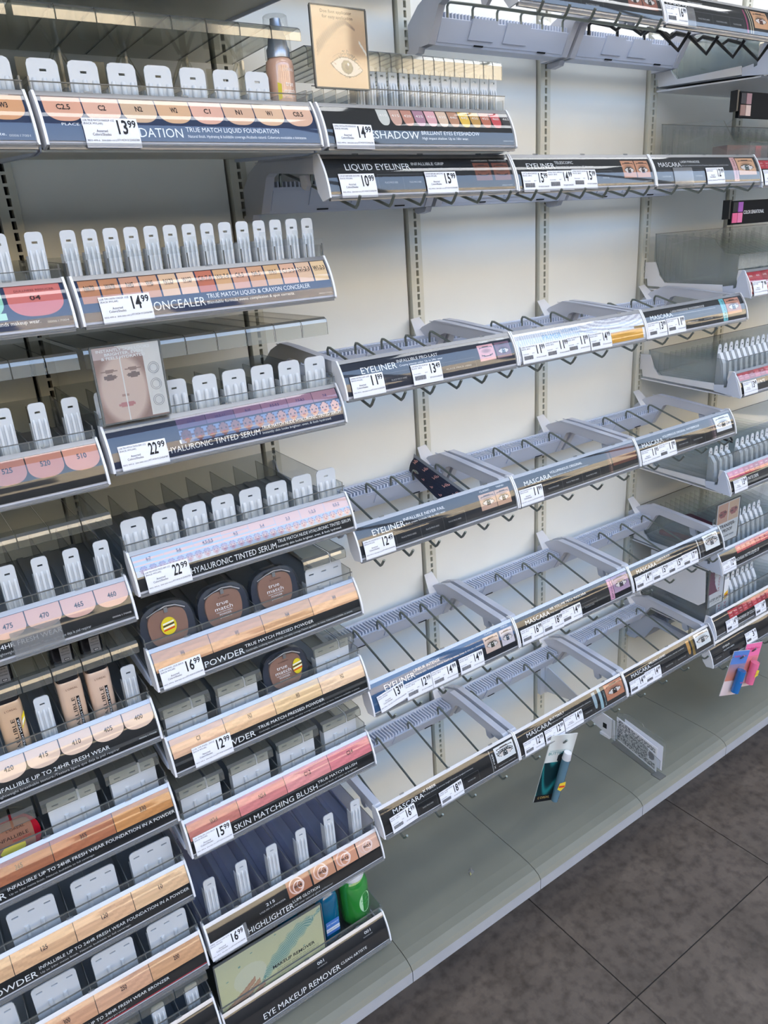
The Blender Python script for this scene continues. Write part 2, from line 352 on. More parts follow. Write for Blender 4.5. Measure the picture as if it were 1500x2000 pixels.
def strip(parent, wd, spec):
    """spec: bg colour and items in mm from left edge; t 0 bottom .. 1 top"""
    k=round(wd*1000)
    if k not in HM:
        mbc=MB(); arcsheet(mbc,CW,wd-CW,.03,.965,.0011,COVER,n=16)
        HM[k]=(holder_mesh(wd),mbc.mesh('strip_cover'))
    put(HM[k][0],'strip_holder',parent); put(HM[k][1],'strip_cover',parent)
    put(cap_me,'end_cap',parent); put(cap_me,'end_cap',parent,(wd-CW,0,0))
    mb=MB(); arcsheet(mb,CW+.0005,wd-CW-.0005,.04,.955,0,PRINT,spec['bg'],12)
    tb=MB(); layer=.00012
    for it in spec['items']:
        kd=it[0]
        if kd=='r':
            _,a,b,t0,t1,col=it; arcsheet(mb,a/1000,b/1000,t0,t1,layer,PRINT,col,max(2,int(10*(t1-t0)))); layer+=.00001
        elif kd=='sw':      # swatch with rounded lower corners + glossy ring
            _,a,b,t0,t1,col=it; f=arcfn(0,layer+.00005); w_=(b-a)/1000; pts=[]
            rt=.45*(t1-t0)
            rows=[(0,t1),(0,t0+rt+(t1-t0-rt)*.66),(0,t0+rt+(t1-t0-rt)*.33)]+[(w_*.42*(1-math.cos(i/8*math.pi/2)), t0+rt*(1-math.sin(i/8*math.pi/2))) for i in range(9)]
            for (i0,ta),(i1,tb_) in zip(rows,rows[1:]):
                mb.face([f(a/1000+i0,ta),f(a/1000+i1,tb_),f(b/1000-i1,tb_),f(b/1000-i0,ta)],PRINT,col)
        elif kd=='ring':
            _,cx,ct,rr,col=it; f=arcfn(0,layer+.00015)
            for i in range(20):
                a0=2*math.pi*i/20; a1=2*math.pi*(i+1)/20
                q=lambda a_,r_: f(cx/1000+r_/1000*math.cos(a_), ct+r_/1000/ARCLEN*math.sin(a_))
                mb.face([q(a0,rr*.82),q(a1,rr*.82),q(a1,rr),q(a0,rr)],PRINT,col)
        elif kd=='smear':
            _,a,b,t0,t1,col=it; sd=random.random()*9
            cf=lambda u,v: mixc(col,tuple(min(255,x*1.07+3) for x in col), .5+.5*math.sin(17*v+6*math.sin(3*u+sd)+sd))
            picture(mb,arcfn(0,layer+.00003),a/1000,b/1000,t0,t1,14,8,cf)
        elif kd=='pic':
            _,a,b,t0,t1,fn,nx,ny=it; picture(mb,arcfn(0,layer+.00012),a/1000,b/1000,t0,t1,nx,ny,fn)
        elif kd=='T':
            _,s,a,b,t,cap,col=it; text_into(tb,s,arcfn(0,.0004),a/1000,b/1000,t,cap/1000/ARCLEN,col,bold=sum(col)<300 and cap>2.5)
        elif kd=='TV':
            _,s,a,t0,t1,cap,col=it
            v,fc,xa,xb=tmesh(s); kk=(t1-t0)/(xb-xa); q=cap/1000/CAP; f=arcfn(0,.0004)
            tb.poly([f(a/1000-y*q, t0+(x-xa)*kk) for x,y in v],fc,PRINT,col)
        elif kd=='box':     # dashed price positions
            _,a,b,t0,t1=it; col=(90,92,96)
            arcsheet(mb,a/1000,b/1000,t1-.012,t1,layer+.0001,PRINT,col,1); arcsheet(mb,a/1000-.0002,a/1000+.0002,t0,t1,layer+.0001,PRINT,col,3); arcsheet(mb,b/1000-.0002,b/1000+.0002,t0,t1,layer+.0001,PRINT,col,3)
            text_into(tb,'PLACE PRICE HERE',arcfn(0,.0004),a/1000+.009,b/1000-.009,(t0+t1)/2-.03,.0022/ARCLEN,(170,172,176))
    pi_=mb.build('printed_insert',parent)
    if tb.v: tb.build('lettering',pi_)

ORD=['first','second','third','fourth','fifth','sixth','seventh','eighth']
BARC=[random.random() for _ in range(60)]
def price_tag(x0, zr, off_mm, price, where, n=0, ang=0, kind='bar', dt=0, line='LOR MASCARA BLK', w_mm=50):
    """white paper price ticket clipped over the strip, x0 bay origin"""
    rx=x0+off_mm/1000
    wd=w_mm/1000; t0,t1=-.05+dt,.52+dt; off=.0026
    mb=MB(); fn0=arcfn(0,off,ang,wd/2,(t0+t1)/2)
    nn=6; Vs=[];Fs=[]
    for lay in (off,off-.0004):
        fnl=arcfn(0,lay,ang,wd/2,(t0+t1)/2)
        for i in range(nn+1):
            t=t0+(t1-t0)*i/nn; Vs+=[fnl(0,t),fnl(wd,t)]
    m=2*(nn+1)
    for i in range(nn): Fs.append((2*i,2*i+1,2*i+3,2*i+2)); Fs.append((m+2*i+2,m+2*i+3,m+2*i+1,m+2*i))
    Fs+=[(0,m,m+1,1),(m-2,m-1,2*m-1,2*m-2)]
    mb.poly(Vs,Fs,PRINT,(224,225,232))
    o=mb.build('price_tag',None,(rx,0,wz(zr)))
    whole,cents=price.split('.')
    tag(o,f'ticket reading {price}, {where}','price tag','white price tickets on the sign strips')
    tb=MB(); f=arcfn(0,off+.00025,ang,wd/2,(t0+t1)/2); K=(20,20,24); h=1/ARCLEN/1000
    tt=lambda mm: t1-mm*h
    big = .0105
    text_into(tb,whole,f,wd*.615,wd*(.80 if len(whole)>1 else .76),tt(14.2),.0122/ARCLEN,K,bold=True)
    text_into(tb,cents,f,wd*.815,wd*.965,tt(8.6),.0066/ARCLEN,K,bold=True)
    text_into(tb,line,f,.001,wd*.58,tt(3.4),.0019/ARCLEN,(50,50,56))
    text_into(tb,'(RACK MYLAR)' if kind=='assort' else 'BLACK .28OZ',f,.001,wd*.36,tt(6.2),.0018/ARCLEN,(50,50,56))
    if kind=='assort':
        text_into(tb,'Assorted',f,wd*.22,wd*.42,tt(13),.0023/ARCLEN,(40,40,46)); text_into(tb,'Colors/Shades',f,wd*.14,wd*.47,tt(16),.0023/ARCLEN,(40,40,46))
        text_into(tb,'REG 499-6  304-500-1012',f,.0015,wd*.55,tt(20.8),.0014/ARCLEN,(60,60,66))
    else:
        text_into(tb,'Scannable        097',f,.002,wd*.50,tt(13),.0014/ARCLEN,(80,80,86))
        x=.003
        for q in BARC[:22]:
            bw=.00035+.0006*q
            tb.face([f(x,tt(20.5)),f(x+bw,tt(20.5)),f(x+bw,tt(15)),f(x,tt(15))],PRINT,(40,40,44)); x+=bw+.0003+.0003*q
            if x>wd*.42: break
    text_into(tb,'07/14/24 0123456789',f,wd*.56,wd*.97,tt(20.5),.0018/ARCLEN,(60,60,66))
    tb.build('price_print',o)
    return o
def clip_sleeve(x0,zr,off_mm,w_mm,label):
    mb=MB(); arcsheet(mb,0,w_mm/1000,-.08,.55,.0022,SLEEVE,None,6,.0006)
    o=mb.build('tag_holder',None,(x0+off_mm/1000,0,wz(zr))); tag(o,label,'tag holder','clear ticket sleeves'); return o

# ------------------------------------------------------------------ hook racks
mb=MB()
aprof=[(-.004,-.050),(-.004,-.016),(-.030,.003),(-.062,.0150),(-.095,.0130),(-.208,.0015),(-.213,-.002),(-.213,-.017),(-.190,-.0145),(-.088,-.0035),(-.078,-.007),(-.070,-.020),(-.052,-.050)]
mb.prism(aprof,0,.0125,ARM); mb.prism([(-.05,.0135),(-.205,.0022),(-.205,.0012),(-.05,.0125)],0,.002,ARM)
mb.box(.004,.009,-.168,-.158,.003,.0052,DARK)  # dark box painted in for the shade of a square hole
mb.prism([(-.160,-.014),(-.164,-.028),(-.172,-.031),(-.178,-.026),(-.174,-.014)],.003,.009,ARM)
arm_me=mb.mesh('side_arm')
mb=MB(); RP=[(-.024,-.050),(-.0500,-.050),(-.0665,-.0195),(-.0665,-.0185),(-.032,-.0185)]
mb.prism(RP,.004,S-.004,RAIL)
def slab(x0_,x1_,za,zb,out):       # raised plate on the slanting rail face
    yf=lambda z:-.0500-(z+.050)/(.0305)*.0165
    mb.prism([(yf(za)+.001,za),(yf(za)-out,za),(yf(zb)-out,zb),(yf(zb)+.001,zb)],x0_,x1_,RAIL)
slab(.018,S-.018,-.0465,-.0225,.0009); slab(.075,.125,-.041,-.0165,.0030); slab(.145,.195,-.041,-.0165,.0030)
mb.box(.004,S-.004,-.0365,-.032,-.0185,-.0100,RAIL)
for xx in (.09,.225): mb.prism([(-.0520,-.0480),(-.0535,-.0480),(-.0545,-.0462),(-.0530,-.0462)],xx,xx+.018,DARK)
mb.prism([(-.004,-.050),(-.034,-.050),(-.030,-.057),(-.012,-.059),(-.004,-.056)],.0,.012,ARM)
rail2_me=mb.mesh('back_rail')
mb=MB(); x=.018
while x<S-.018: mb.box(x,x+.0024,-.0660,-.0360,-.0186,-.0115,RAIL); x+=.0065
comb_me=mb.mesh('comb_teeth')
mb=MB(); mb.poly([(-.026,-.036,-.012),(.006,-.036,-.010),(.006,-.003,.016),(-.012,-.003,.014),(-.026,-.0345,-.0115),(.006,-.0345,-.0095),(.006,-.0015,.016),(-.012,-.0015,.014)],[(0,1,2,3),(7,6,5,4),(0,4,5,1),(1,5,6,2),(2,6,7,3),(3,7,4,0)],WHITE); tab_me=mb.mesh('locking_tab')
def hookmesh(m, r=.0019):
    mb=MB(); mb.tube([(0,-.0655,-.0180),(0,-.0655,-.0045),(0,-.0680,-.0008),(0,-.0735,-.0010),(0,-.150,-.0250),(0,-.2385,-.0545),(0,-.2435,-.0560),(0,-.2475,-.0530),(0,-.2540,-.0440)],r,m,8)
    return mb.mesh('peg_hook')
hook_me=hookmesh(HOOK)
def rack(k, zr, name_desc, spec, hooks, tab=True, hookset=None):
    x0=k*S
    r=empty('hook_rack',f'grey hook rack with the {name_desc}','hook rack',(x0,0,wz(zr)),'hook racks on the bare panels')
    put(rail2_me,'back_rail',r); c=put(comb_me,'comb_teeth',r); c['kind']='stuff'
    put(arm_me,'side_arm',r,(.0035,0,0)); put(arm_me,'side_arm',r,(S-.0165,0,0))
    if tab: put(tab_me,'locking_tab',r,(S-.0065,0,0))
    strip(r,S-.001,spec)
    hk=hookset if hookset is not None else ([30,78,127,176,222,270] if hooks==6 else [33,105,177,249])
    for i,h in enumerate(hk):
        o=put(hook_me,'peg_hook',None,(x0+h/1000,0,wz(zr)))
        o.rotation_euler.z=math.radians(random.uniform(-.5,.5))
        tag(o,f'{ORD[i]} metal peg hook from left, {name_desc}','hook','bare peg hooks')
    return r
Wt=(236,238,240); BK=(14,15,18); GR=(190,192,196)
SK=(214,150,120); SK2=(120,70,52); IR=(70,70,66)
def mascara(title, sub, sub2, x, extra=(), bg=BK):
    a,b,c,d,e=x
    return dict(bg=bg,items=[('T',title,a,b,.60,7.6,Wt),('T',sub,c,d,.74,4.2,Wt),('T',sub2,c,e,.62,2.3,GR)]+list(extra))
def eye(a,b,t0,t1,skin,iris,mono=False,closed=False,lash=1.0): return ('pic',a,b,t0,t1,eyefn(skin,iris,mono,closed,lash),26,20)
R=[]
# column 2
rack(2-1,.29,'strip above the top left of the bare bays',dict(bg=BK,items=[]),6)
rack(1,-.007,'liquid eyeliner sign',dict(bg=BK,items=[('T','LIQUID EYELINER',31,126,.62,8.2,Wt),('T','INFALLIBLE GRIP',129,181,.74,4,Wt),('T','Up to 36hr wear. Bold strokes./Dura hasta 36 horas. Trazos intensos.',128,228,.62,2.2,GR),
  ('box',73,110,.08,.5),('box',110,146,.08,.5),eye(229,257,.28,.80,SK2,(40,30,26),closed=True),eye(262,291,.28,.80,SK2,(40,30,26),closed=True),('T','CLASSIC/CLASICO',229,257,.85,2.2,Wt),('T','TREND/EN TENDENCIA',260,291,.85,2.2,Wt),('T','000617003',272,291,.12,1.6,GR)]),6)
rack(1,-.243,'infallible pro-last eyeliner sign'.replace('infallible pro-last ','cream '),dict(bg=(22,30,48),items=[('T','EYELINER',31,87,.58,8.6,Wt),('T','INFALLIBLE PRO-LAST',89,158,.72,4.2,Wt),('T','Creamy intense color. Up to 24hr wear',91,164,.60,2.8,Wt),
  ('box',64,107,.06,.48),('box',157,220,.06,.48),eye(229,259,.30,.80,(226,170,176),(90,90,90),closed=True),eye(262,290,.30,.80,(120,90,110),(110,130,150)),('T','CLASSIC',236,253,.86,2.6,Wt),('T','TREND',269,284,.86,2.6,Wt)]),6)
rack(1,-.466,'twelve forty-nine eyeliner sign under the navy strip',dict(bg=(16,20,28),items=[('T','EYELINER',29,84,.58,8.6,Wt),('T','INFALLIBLE NEVER FAIL',84,159,.72,4.4,Wt),('T','Rich cream formula. Up to 16hr wear',86,158,.60,2.8,Wt),
  ('box',64,108,.06,.48),('box',108,150,.06,.48),('box',150,192,.06,.48),eye(225,257,.25,.78,(196,160,140),(80,90,90)),eye(258,287,.25,.78,(206,166,140),(90,90,80)),('T','CLASSIC',230,250,.85,2.6,Wt),('T','TREND',264,280,.85,2.6,Wt)]),6)
rack(1,-.717,'blue eyeliner sign carrying four tickets',dict(bg=(48,84,124),items=[('T','EYELINER',29,86,.58,8.6,Wt),('T','LINEUR INTENSE',86,137,.74,4.6,Wt),('T','Intense color. Delicate to dramatic lines/Color intenso. Lineas de delicadas a dramaticas.',88,227,.62,2.8,Wt),('r',160,296,.04,.5,(20,24,34)),
  ('r',160,225,.5,.56,(34,52,82)),eye(228,260,.25,.82,(205,180,168),(70,74,60)),eye(264,292,.25,.82,(196,190,200),(70,90,110)),('T','CLASSIC',234,252,.88,2.6,Wt),('T','TREND',270,286,.88,2.6,Wt)]),6)
rack(1,-.950,'lowest mascara sign with two tickets, nearest the camera',mascara('MASCARA','X FIBER','Xtreme volume & extreme length./Volumen y longitud extremos',(27,89,89,117,196),[('box',72,112,.06,.48),('box',170,205,.06,.48),
  ('r',236,238,.06,.9,(120,122,126)),('TV','X FIBER',243,.15,.75,3,Wt),eye(248,293,.30,.88,(226,228,230),(90,96,100),True),('T','maximum intense',250,290,.14,2.2,GR)]),4)
# column 3
rack(2,.212,'topmost strip showing two eyes',dict(bg=BK,items=[('T','EYELINER',40,100,.6,8,Wt),('T','voluminous original waterproof definer',112,196,.35,3,GR),eye(221,252,.30,.88,(150,92,76),(40,34,30)),eye(254,287,.30,.88,(150,92,76),(40,34,30)),('box',120,165,.06,.3)]),6)
rack(2,-.007,'pen eyeliner sign with three tickets and two eyes',dict(bg=BK,items=[('T','EYELINER',26,81,.60,8,Wt),('T','TELESCOPIC',83,121,.74,4.4,Wt),('T','Slanted tip for precise line. All day wear',83,162,.63,2.6,GR),
  ('box',168,200,.06,.5),eye(226,256,.26,.84,(196,140,108),(64,44,36)),eye(258,290,.26,.84,(196,140,108),(64,44,36)),('T','000617052',272,290,.12,1.6,GR)]),6,hookset=[20,69,118,166,214,262])
rack(2,-.243,'white ribbed primer sign',dict(bg=(214,218,228),items=[('pic',4,205,.5,.95,lambda u,v:(224,226,232) if math.sin(u*260+3*math.sin(v*3))>0 else (196,202,216),90,4),('pic',140,296,.5,.95,lambda u,v:(230,230,234) if math.sin(26*math.hypot((u-.55)*2,v-1.3))>0 else (190,190,204),50,14),
  ('T','PRIMER',60,100,.60,8,(120,170,214)),('T','VOLUMINOUS',103,145,.74,4.4,(120,170,214)),('T','Volumizing primer amplifies mascara. Prebase',103,170,.63,2.4,(140,170,200)),('r',206,290,.05,.42,(190,130,40)),('smear',206,290,.05,.40,(206,150,50)),('r',270,296,.42,.78,(150,120,60))]),4)
rack(2,-.466,'long black mascara sign with one ticket',mascara('MASCARA','VOLUMINOUS ORIGINAL','builds lashes up to 5x natural thickness',(21,81,81,158,170),[('box',60,102,.06,.48),('box',102,150,.06,.48),('box',150,195,.06,.48),('r',218,228,.05,.9,(60,40,36)),('TV','COLLAGENE',226,.1,.85,4,(150,120,110)),('smear',230,293,.3,.92,(92,52,38))]),4)
rack(2,-.717,'mascara sign with a violet eye picture',mascara('MASCARA','AIR VOLUME MEGA MASCARA','Mega volume light as air',(24,82,84,178,128),[('box',158,200,.06,.45),('r',236,248,.06,.92,(206,150,180)),('TV','AIRVolume',245,.12,.85,5,(40,20,36)),eye(249,293,.26,.92,(160,132,160),(60,50,60)),('r',249,293,.06,.24,(20,18,22))]),4)
rack(2,-.950,'mascara sign above the hanging teal card',mascara('MASCARA','BUTTERFLY','Lengthening volume and winged lash effect/Pestanas alargadas voluminosas',(27,89,89,127,198),[('box',168,205,.06,.46),('sw',205,214,.2,.9,(150,170,180)),('r',222,230,.06,.95,(150,180,190)),('TV','BUTTERFLY',238,.12,.75,3,(160,190,196)),eye(241,293,.24,.92,(190,126,96),(50,34,30)),('r',241,293,.06,.22,(14,14,16))]),4,hookset=[33,105,182,252])
# column 4
rack(3,.212,'gold edged mascara sign at upper right with empty ticket spaces',mascara('MASCARA','TELESCOPIC','Lengthening, waterproof lashes/Pestanas alargadas y separadas',(13,67,68,106,170),[('box',75,122,.06,.5),('box',122,168,.06,.5),('box',168,208,.06,.5),('r',216,219,.06,.9,(170,60,110)),('r',226,228,.05,.95,(200,190,160)),('r',232,234,.05,.95,(200,190,160)),eye(238,283,.26,.90,(206,156,116),(120,60,40)),('r',238,283,.06,.24,(14,14,16))]),4,hookset=[])
rack(3,-.007,'black mascara sign with a pink bar beside one eye',mascara('MASCARA','LASH PARADISE','Soft and conditioned full lashes/Pestanas densas, suaves y acondicionadas',(16,74,75,127,206),[('box',10,50,.06,.48),('box',97,134,.06,.48),('r',217,231,.04,.95,(206,160,160)),('TV','L\'OREAL PARIS',227,.08,.9,5,(110,60,60)),eye(233,287,.26,.92,(206,160,124),(90,110,110)),('r',233,287,.05,.24,(14,14,16))],bg=(30,31,34)),4)
rack(3,-.243,'black mascara sign with a turquoise bar beside one eye',mascara('MASCARA','LASH PARADISE WATERPROOF','Soft and conditioned full lashes/Pestanas densas, suaves y acondicionadas',(18,78,77,174,204),[('box',106,154,.06,.5),('box',154,198,.06,.5),('r',222,236,.04,.96,(110,190,200)),('TV','PARADISE',233,.1,.9,5,(30,90,100)),eye(238,283,.28,.92,(190,130,108),(110,120,130)),('r',238,283,.05,.26,(14,14,16))],bg=(26,28,32)),4)
rack(3,-.466,'black and white eye sign above lip trays',mascara('MASCARA','VOLUMINOUS ORIGINAL WATERPROOF','builds lashes up to 5x natural thickness',(15,75,76,189,190),[('box',106,152,.06,.5),('box',152,198,.06,.5),('r',221,234,.04,.96,(60,44,50)),('TV','COLLAGENE',232,.08,.9,5,(150,130,136)),eye(237,288,.26,.90,(228,230,234),(90,90,92),True,lash=.3),('r',237,288,.9,.96,BK)]),4)
rack(3,-.717,'mascara sign with four tickets in a row',mascara('MASCARA','CARBON BLACK','Lengthens and separates lashes',(20,80,82,125,160),[('r',214,217,.06,.9,(190,192,196)),('r',222,229,.06,.95,(60,60,64)),eye(236,286,.24,.92,(226,228,230),(120,120,124),True)]),4)
rack(3,-.950,'lowest right mascara sign with a gold tube picture',mascara('MASCARA','MILLION LASHES','Thick, separated volume/Volumen grueso y separado. La definicion',(22,82,82,135,196),[('box',118,160,.06,.48),('box',160,205,.06,.48),('sw',206,216,.2,.85,(190,140,70)),('r',222,230,.05,.95,(150,120,50)),('TV','VOLUMINOUS',229,.08,.9,4,(40,30,10)),eye(236,288,.26,.92,(228,230,230),(100,100,96),True,lash=.35),('r',236,288,.05,.24,(14,14,16))]),4)

# price tickets on racks
PT=[(1,-.007,17,'10.99','at the left end of the liquid eyeliner sign','assort',-.02,'LOR INF GRIP ELNR .02OZ PNK'),(1,-.007,143,'15.99','in the middle of the liquid eyeliner sign','assort',0,'LOR INF GRIP LNR .004OZ PNK'),
(1,-.243,10,'11.99','at the left end of the cream eyeliner sign','assort',.02,'LOREAL INF PRO-LAST LNER'),(1,-.243,106,'13.49','in the middle of the cream eyeliner sign','bar',.04,'LOR INFAL FELN ELNR BLK'),
(1,-.466,9,'12.49','on the eyeliner sign under the navy strip','assort',.0,'LOREAL INFL EYELNER BLK CO'),
(1,-.717,12,'13.99','tilted at the left end of the blue eyeliner sign','assort',.07,'LOREAL WNDER EYELNR INT'),(1,-.717,62,'12.99','second on the blue eyeliner sign','bar',0,'LOR LINER CLOTH BLK .04OZ'),(1,-.717,113,'14.99','third on the blue eyeliner sign','bar',0,'LOREAL EXTRA INT BLK LNR'),(1,-.717,169,'14.99','fourth and rightmost on the blue eyeliner sign','bar',0,'LOR LN INT BLCK .04OZ'),
(1,-.950,17,'16.99','at the left end of the lowest mascara sign nearest the camera','bar',.07,'LOREAL X FIBER MASCARA'),(1,-.950,116,'18.99','in the middle of the lowest mascara sign nearest the camera','bar',-.02,'LOREAL X FIBER PRIMER'),
(2,-.007,10,'15.99','leftmost of three on the pen eyeliner sign','bar',-.04,'LOR TEL BRSH ELNR BLK'),(2,-.007,60,'14.99','middle of three on the pen eyeliner sign','bar',-.02,'LOREAL TELESC LINER BLK'),(2,-.007,110,'15.99','right of three on the pen eyeliner sign','bar',0,'LOREAL TELESCPC LNR BRN'),
(2,-.243,8,'11.99','first on the white primer sign','bar',0,'LOREAL VOLUMNS PRIMER'),(2,-.243,58,'11.99','second on the white primer sign','bar',0,'LOREAL MSC PRMR BLK'),(2,-.243,105,'11.99','third on the white primer sign','bar',.02,'LOREAL VOL PRIMER WHT'),(2,-.243,157,'14.99','fourth on the white primer sign, next to the gold patch','bar',0,'LOR LASH SERUM PRIMER'),
(2,-.466,4,'11.99','alone on the long black mascara sign','assort',0,'LOR VOLUMNOUS MASC'),
(2,-.717,6,'16.99','first of three on the sign with the violet eye','bar',0,'LOREAL AIR VOL MASC'),(2,-.717,57,'18.99','second of three on the sign with the violet eye','bar',0,'LOREAL AIR VOL BLCK'),(2,-.717,105,'14.99','third of three on the sign with the violet eye','bar',.04,'LOREAL AIR VOL BRWN'),
(2,-.950,12,'12.99','first of three above the hanging teal card','bar',.0,'LOREAL BTRFLY MASC'),(2,-.950,66,'12.99','second of three above the hanging teal card','bar',0,'LOR BTRFLY WP MASC'),(2,-.950,118,'14.99','third of three above the hanging teal card','assort',.05,'LOR BTRFLY MIDNIGHT'),
(3,.212,3,'16.99','at the left end of the gold edged sign at upper right','bar',0,'LOREAL TELESCOPIC'),
(3,-.007,134,'12.99','on the sign with the pink bar','assort',0,'LOR LASH PARADISE MSCR'),
(3,-.243,2,'13.99','first of two on the sign with the turquoise bar','bar',0,'LOR LSH PRDS WTRPRF'),(3,-.243,54,'11.99','second of two on the sign with the turquoise bar','bar',.02,'LOR LASH PARADISE WP'),
(3,-.466,4,'11.95','first of two on the black and white eye sign','assort',0,'LOR VOLUMNS WP'),(3,-.466,54,'11.95','second of two on the black and white eye sign','bar',.02,'LOR VOL ORIG WP BLK'),
(3,-.717,7,'14.99','first of four on the four ticket sign','bar',0,'LOR TELESC CARBON'),(3,-.717,58,'15.99','second of four on the four ticket sign','bar',0,'LOR TELESCOPIC BLK'),(3,-.717,106,'15.99','third of four on the four ticket sign','bar',0,'LOR TELESC LIFT BLK'),(3,-.717,155,'17.99','fourth of four on the four ticket sign','bar',.02,'LOR TELESC LFT WP'),
(3,-.950,9,'14.99','left of two on the sign with the gold tube picture','bar',0,'LOR MILLION LASHES'),(3,-.950,58,'14.99','right of two on the sign with the gold tube picture','bar',.03,'LOR VOL MLN LSH')]
for k,zr,off,pr,wh,kd,dt,ln in PT:
    a=0
    if pr=='13.99' and k==1: a=math.radians(7)
    elif zr==-.950 and k==1: a=math.radians(3)
    price_tag(k*S,zr,off,pr,wh,ang=a+math.radians(random.uniform(-.6,.6)),kind=kd,dt=dt,line=ln)
clip_sleeve(3*S,-.007,47,50,'empty clear ticket sleeve on the sign with the pink bar')
clip_sleeve(3*S,.212,50,24,'empty clear ticket sleeve on the gold edged sign at upper right')
clip_sleeve(2*S,-.243,204,4,'narrow clear ticket sleeve end beside the gold patch')

# black hooks bundled on the upper right rail
bh=MB(); bh.tube([(0,-.0655,-.0180),(0,-.0655,-.0035),(0,-.071,-.0010),(0,-.110,-.0150),(0,-.122,-.0235),(0,-.132,-.0200),(0,-.155,-.0290),(0,-.170,-.0400),(0,-.182,-.0350),(0,-.205,-.0450),(0,-.238,-.0760),(0,-.2560,-.0560)],.0027,BLACKP,8); bh_me=bh.mesh('display_hook')
for i,h in enumerate((33,105,177,249)):
    o=put(bh_me,'display_hook',None,(3*S+h/1000,0,wz(.212))); o.rotation_euler.z=0
    tag(o,f'black wavy peg hook, {ORD[i]} from the left of the four on the upper right rail','hook','black wavy peg hooks')

# ------------------------------------------------------------------ trays
def pusher_mesh(wd, htop, wide=False, zb=-.034):
    mb=MB(); c=.0035 if wd<.02 else .005; y0,y1=-.2015,-.2; hz=htop
    sl=min(.0060,wd*.32); sh=.0021
    if wide:
        hs=[wd*.16,wd*.5,wd*.84]; sl=.0075
    else: hs=[wd*.5]
    zs=hz-.0098
    # plate pieces around the hand slots
    mb.prism([(0,zs+sh/2),(wd,zs+sh/2),(wd,hz-c),(wd-c*.3,hz-c*.3),(wd-c,hz),(c,hz),(c*.3,hz-c*.3),(0,hz-c)],y0,y1,PUSH,axis='y')
    x=0
    for h in hs: mb.box(x,h-sl/2,y0,y1,zs-sh/2,zs+sh/2,PUSH); x=h+sl/2
    mb.box(x,wd,y0,y1,zs-sh/2,zs+sh/2,PUSH)
    mb.box(0,wd,y0,y1,zb,zs-sh/2,PUSH)
    n=2 if wide else 3
    for i in range(n):
        cx=wd*(i+.5)/n; r=wd/n*.30 if not wide else .006
        mb.tube([(cx,y0+.0002,zb),(cx,y0-.0012,zs-.012),(cx,y0+.001,zs-.0075)],r,PUSH,8) if not wide else mb.tube([(wd*(.33+.34*i),y0,zb),(wd*(.33+.34*i),y0,zs-.018)],.003,PUSH,6)
    # side wings and follower block behind
    mb.box(0,.0012,y1,y1+.012,zb,zs-.012,PUSH); mb.box(wd-.0012,wd,y1,y1+.012,zb,zs-.012,PUSH)
    mb.box(wd*.35,wd*.65,y1,y1+.014,zb-.002,zb+.006,DARK)
    return mb.mesh('pusher')
PM={}
def pusher(parent,x,wd,htop,wide=False,zb=-.034):
    key=(round(wd,4),round(htop,4),wide,zb)
    if key not in PM: PM[key]=pusher_mesh(wd,htop,wide,zb)
    return put(PM[key],'pusher',parent,(x,0,0))
TM={}
def lidmesh(wd, h, flap=.014, back=-.03):
    k=('l',round(wd,4),round(h,4),flap)
    if k not in TM:
        mb=MB(); t=.0012
        prof=[(back,h),(-.205,h),(-.2095,h-.0022),(-.211,h-.006),(-.211,h-flap),(-.2098,h-flap),(-.2098,h-.006),(-.2085,h-.003),(-.2045,h-t),(back,h-t)]
        n=len(prof); A=[(.0006,a,b) for a,b in prof]; B=[(wd-.0006,a,b) for a,b in prof]
        mb.poly(A+B,[tuple(range(n))],EDGE); mb.poly(A+B,[tuple(range(2*n-1,n-1,-1))],EDGE)
        for i in range(n):
            mb.poly(A+B,[(i,(i+1)%n,n+(i+1)%n,n+i)],EDGE if i in (1,4) else (FLAP if i in (2,3) else LID))
        TM[k]=mb.mesh('lid')
    return TM[k]
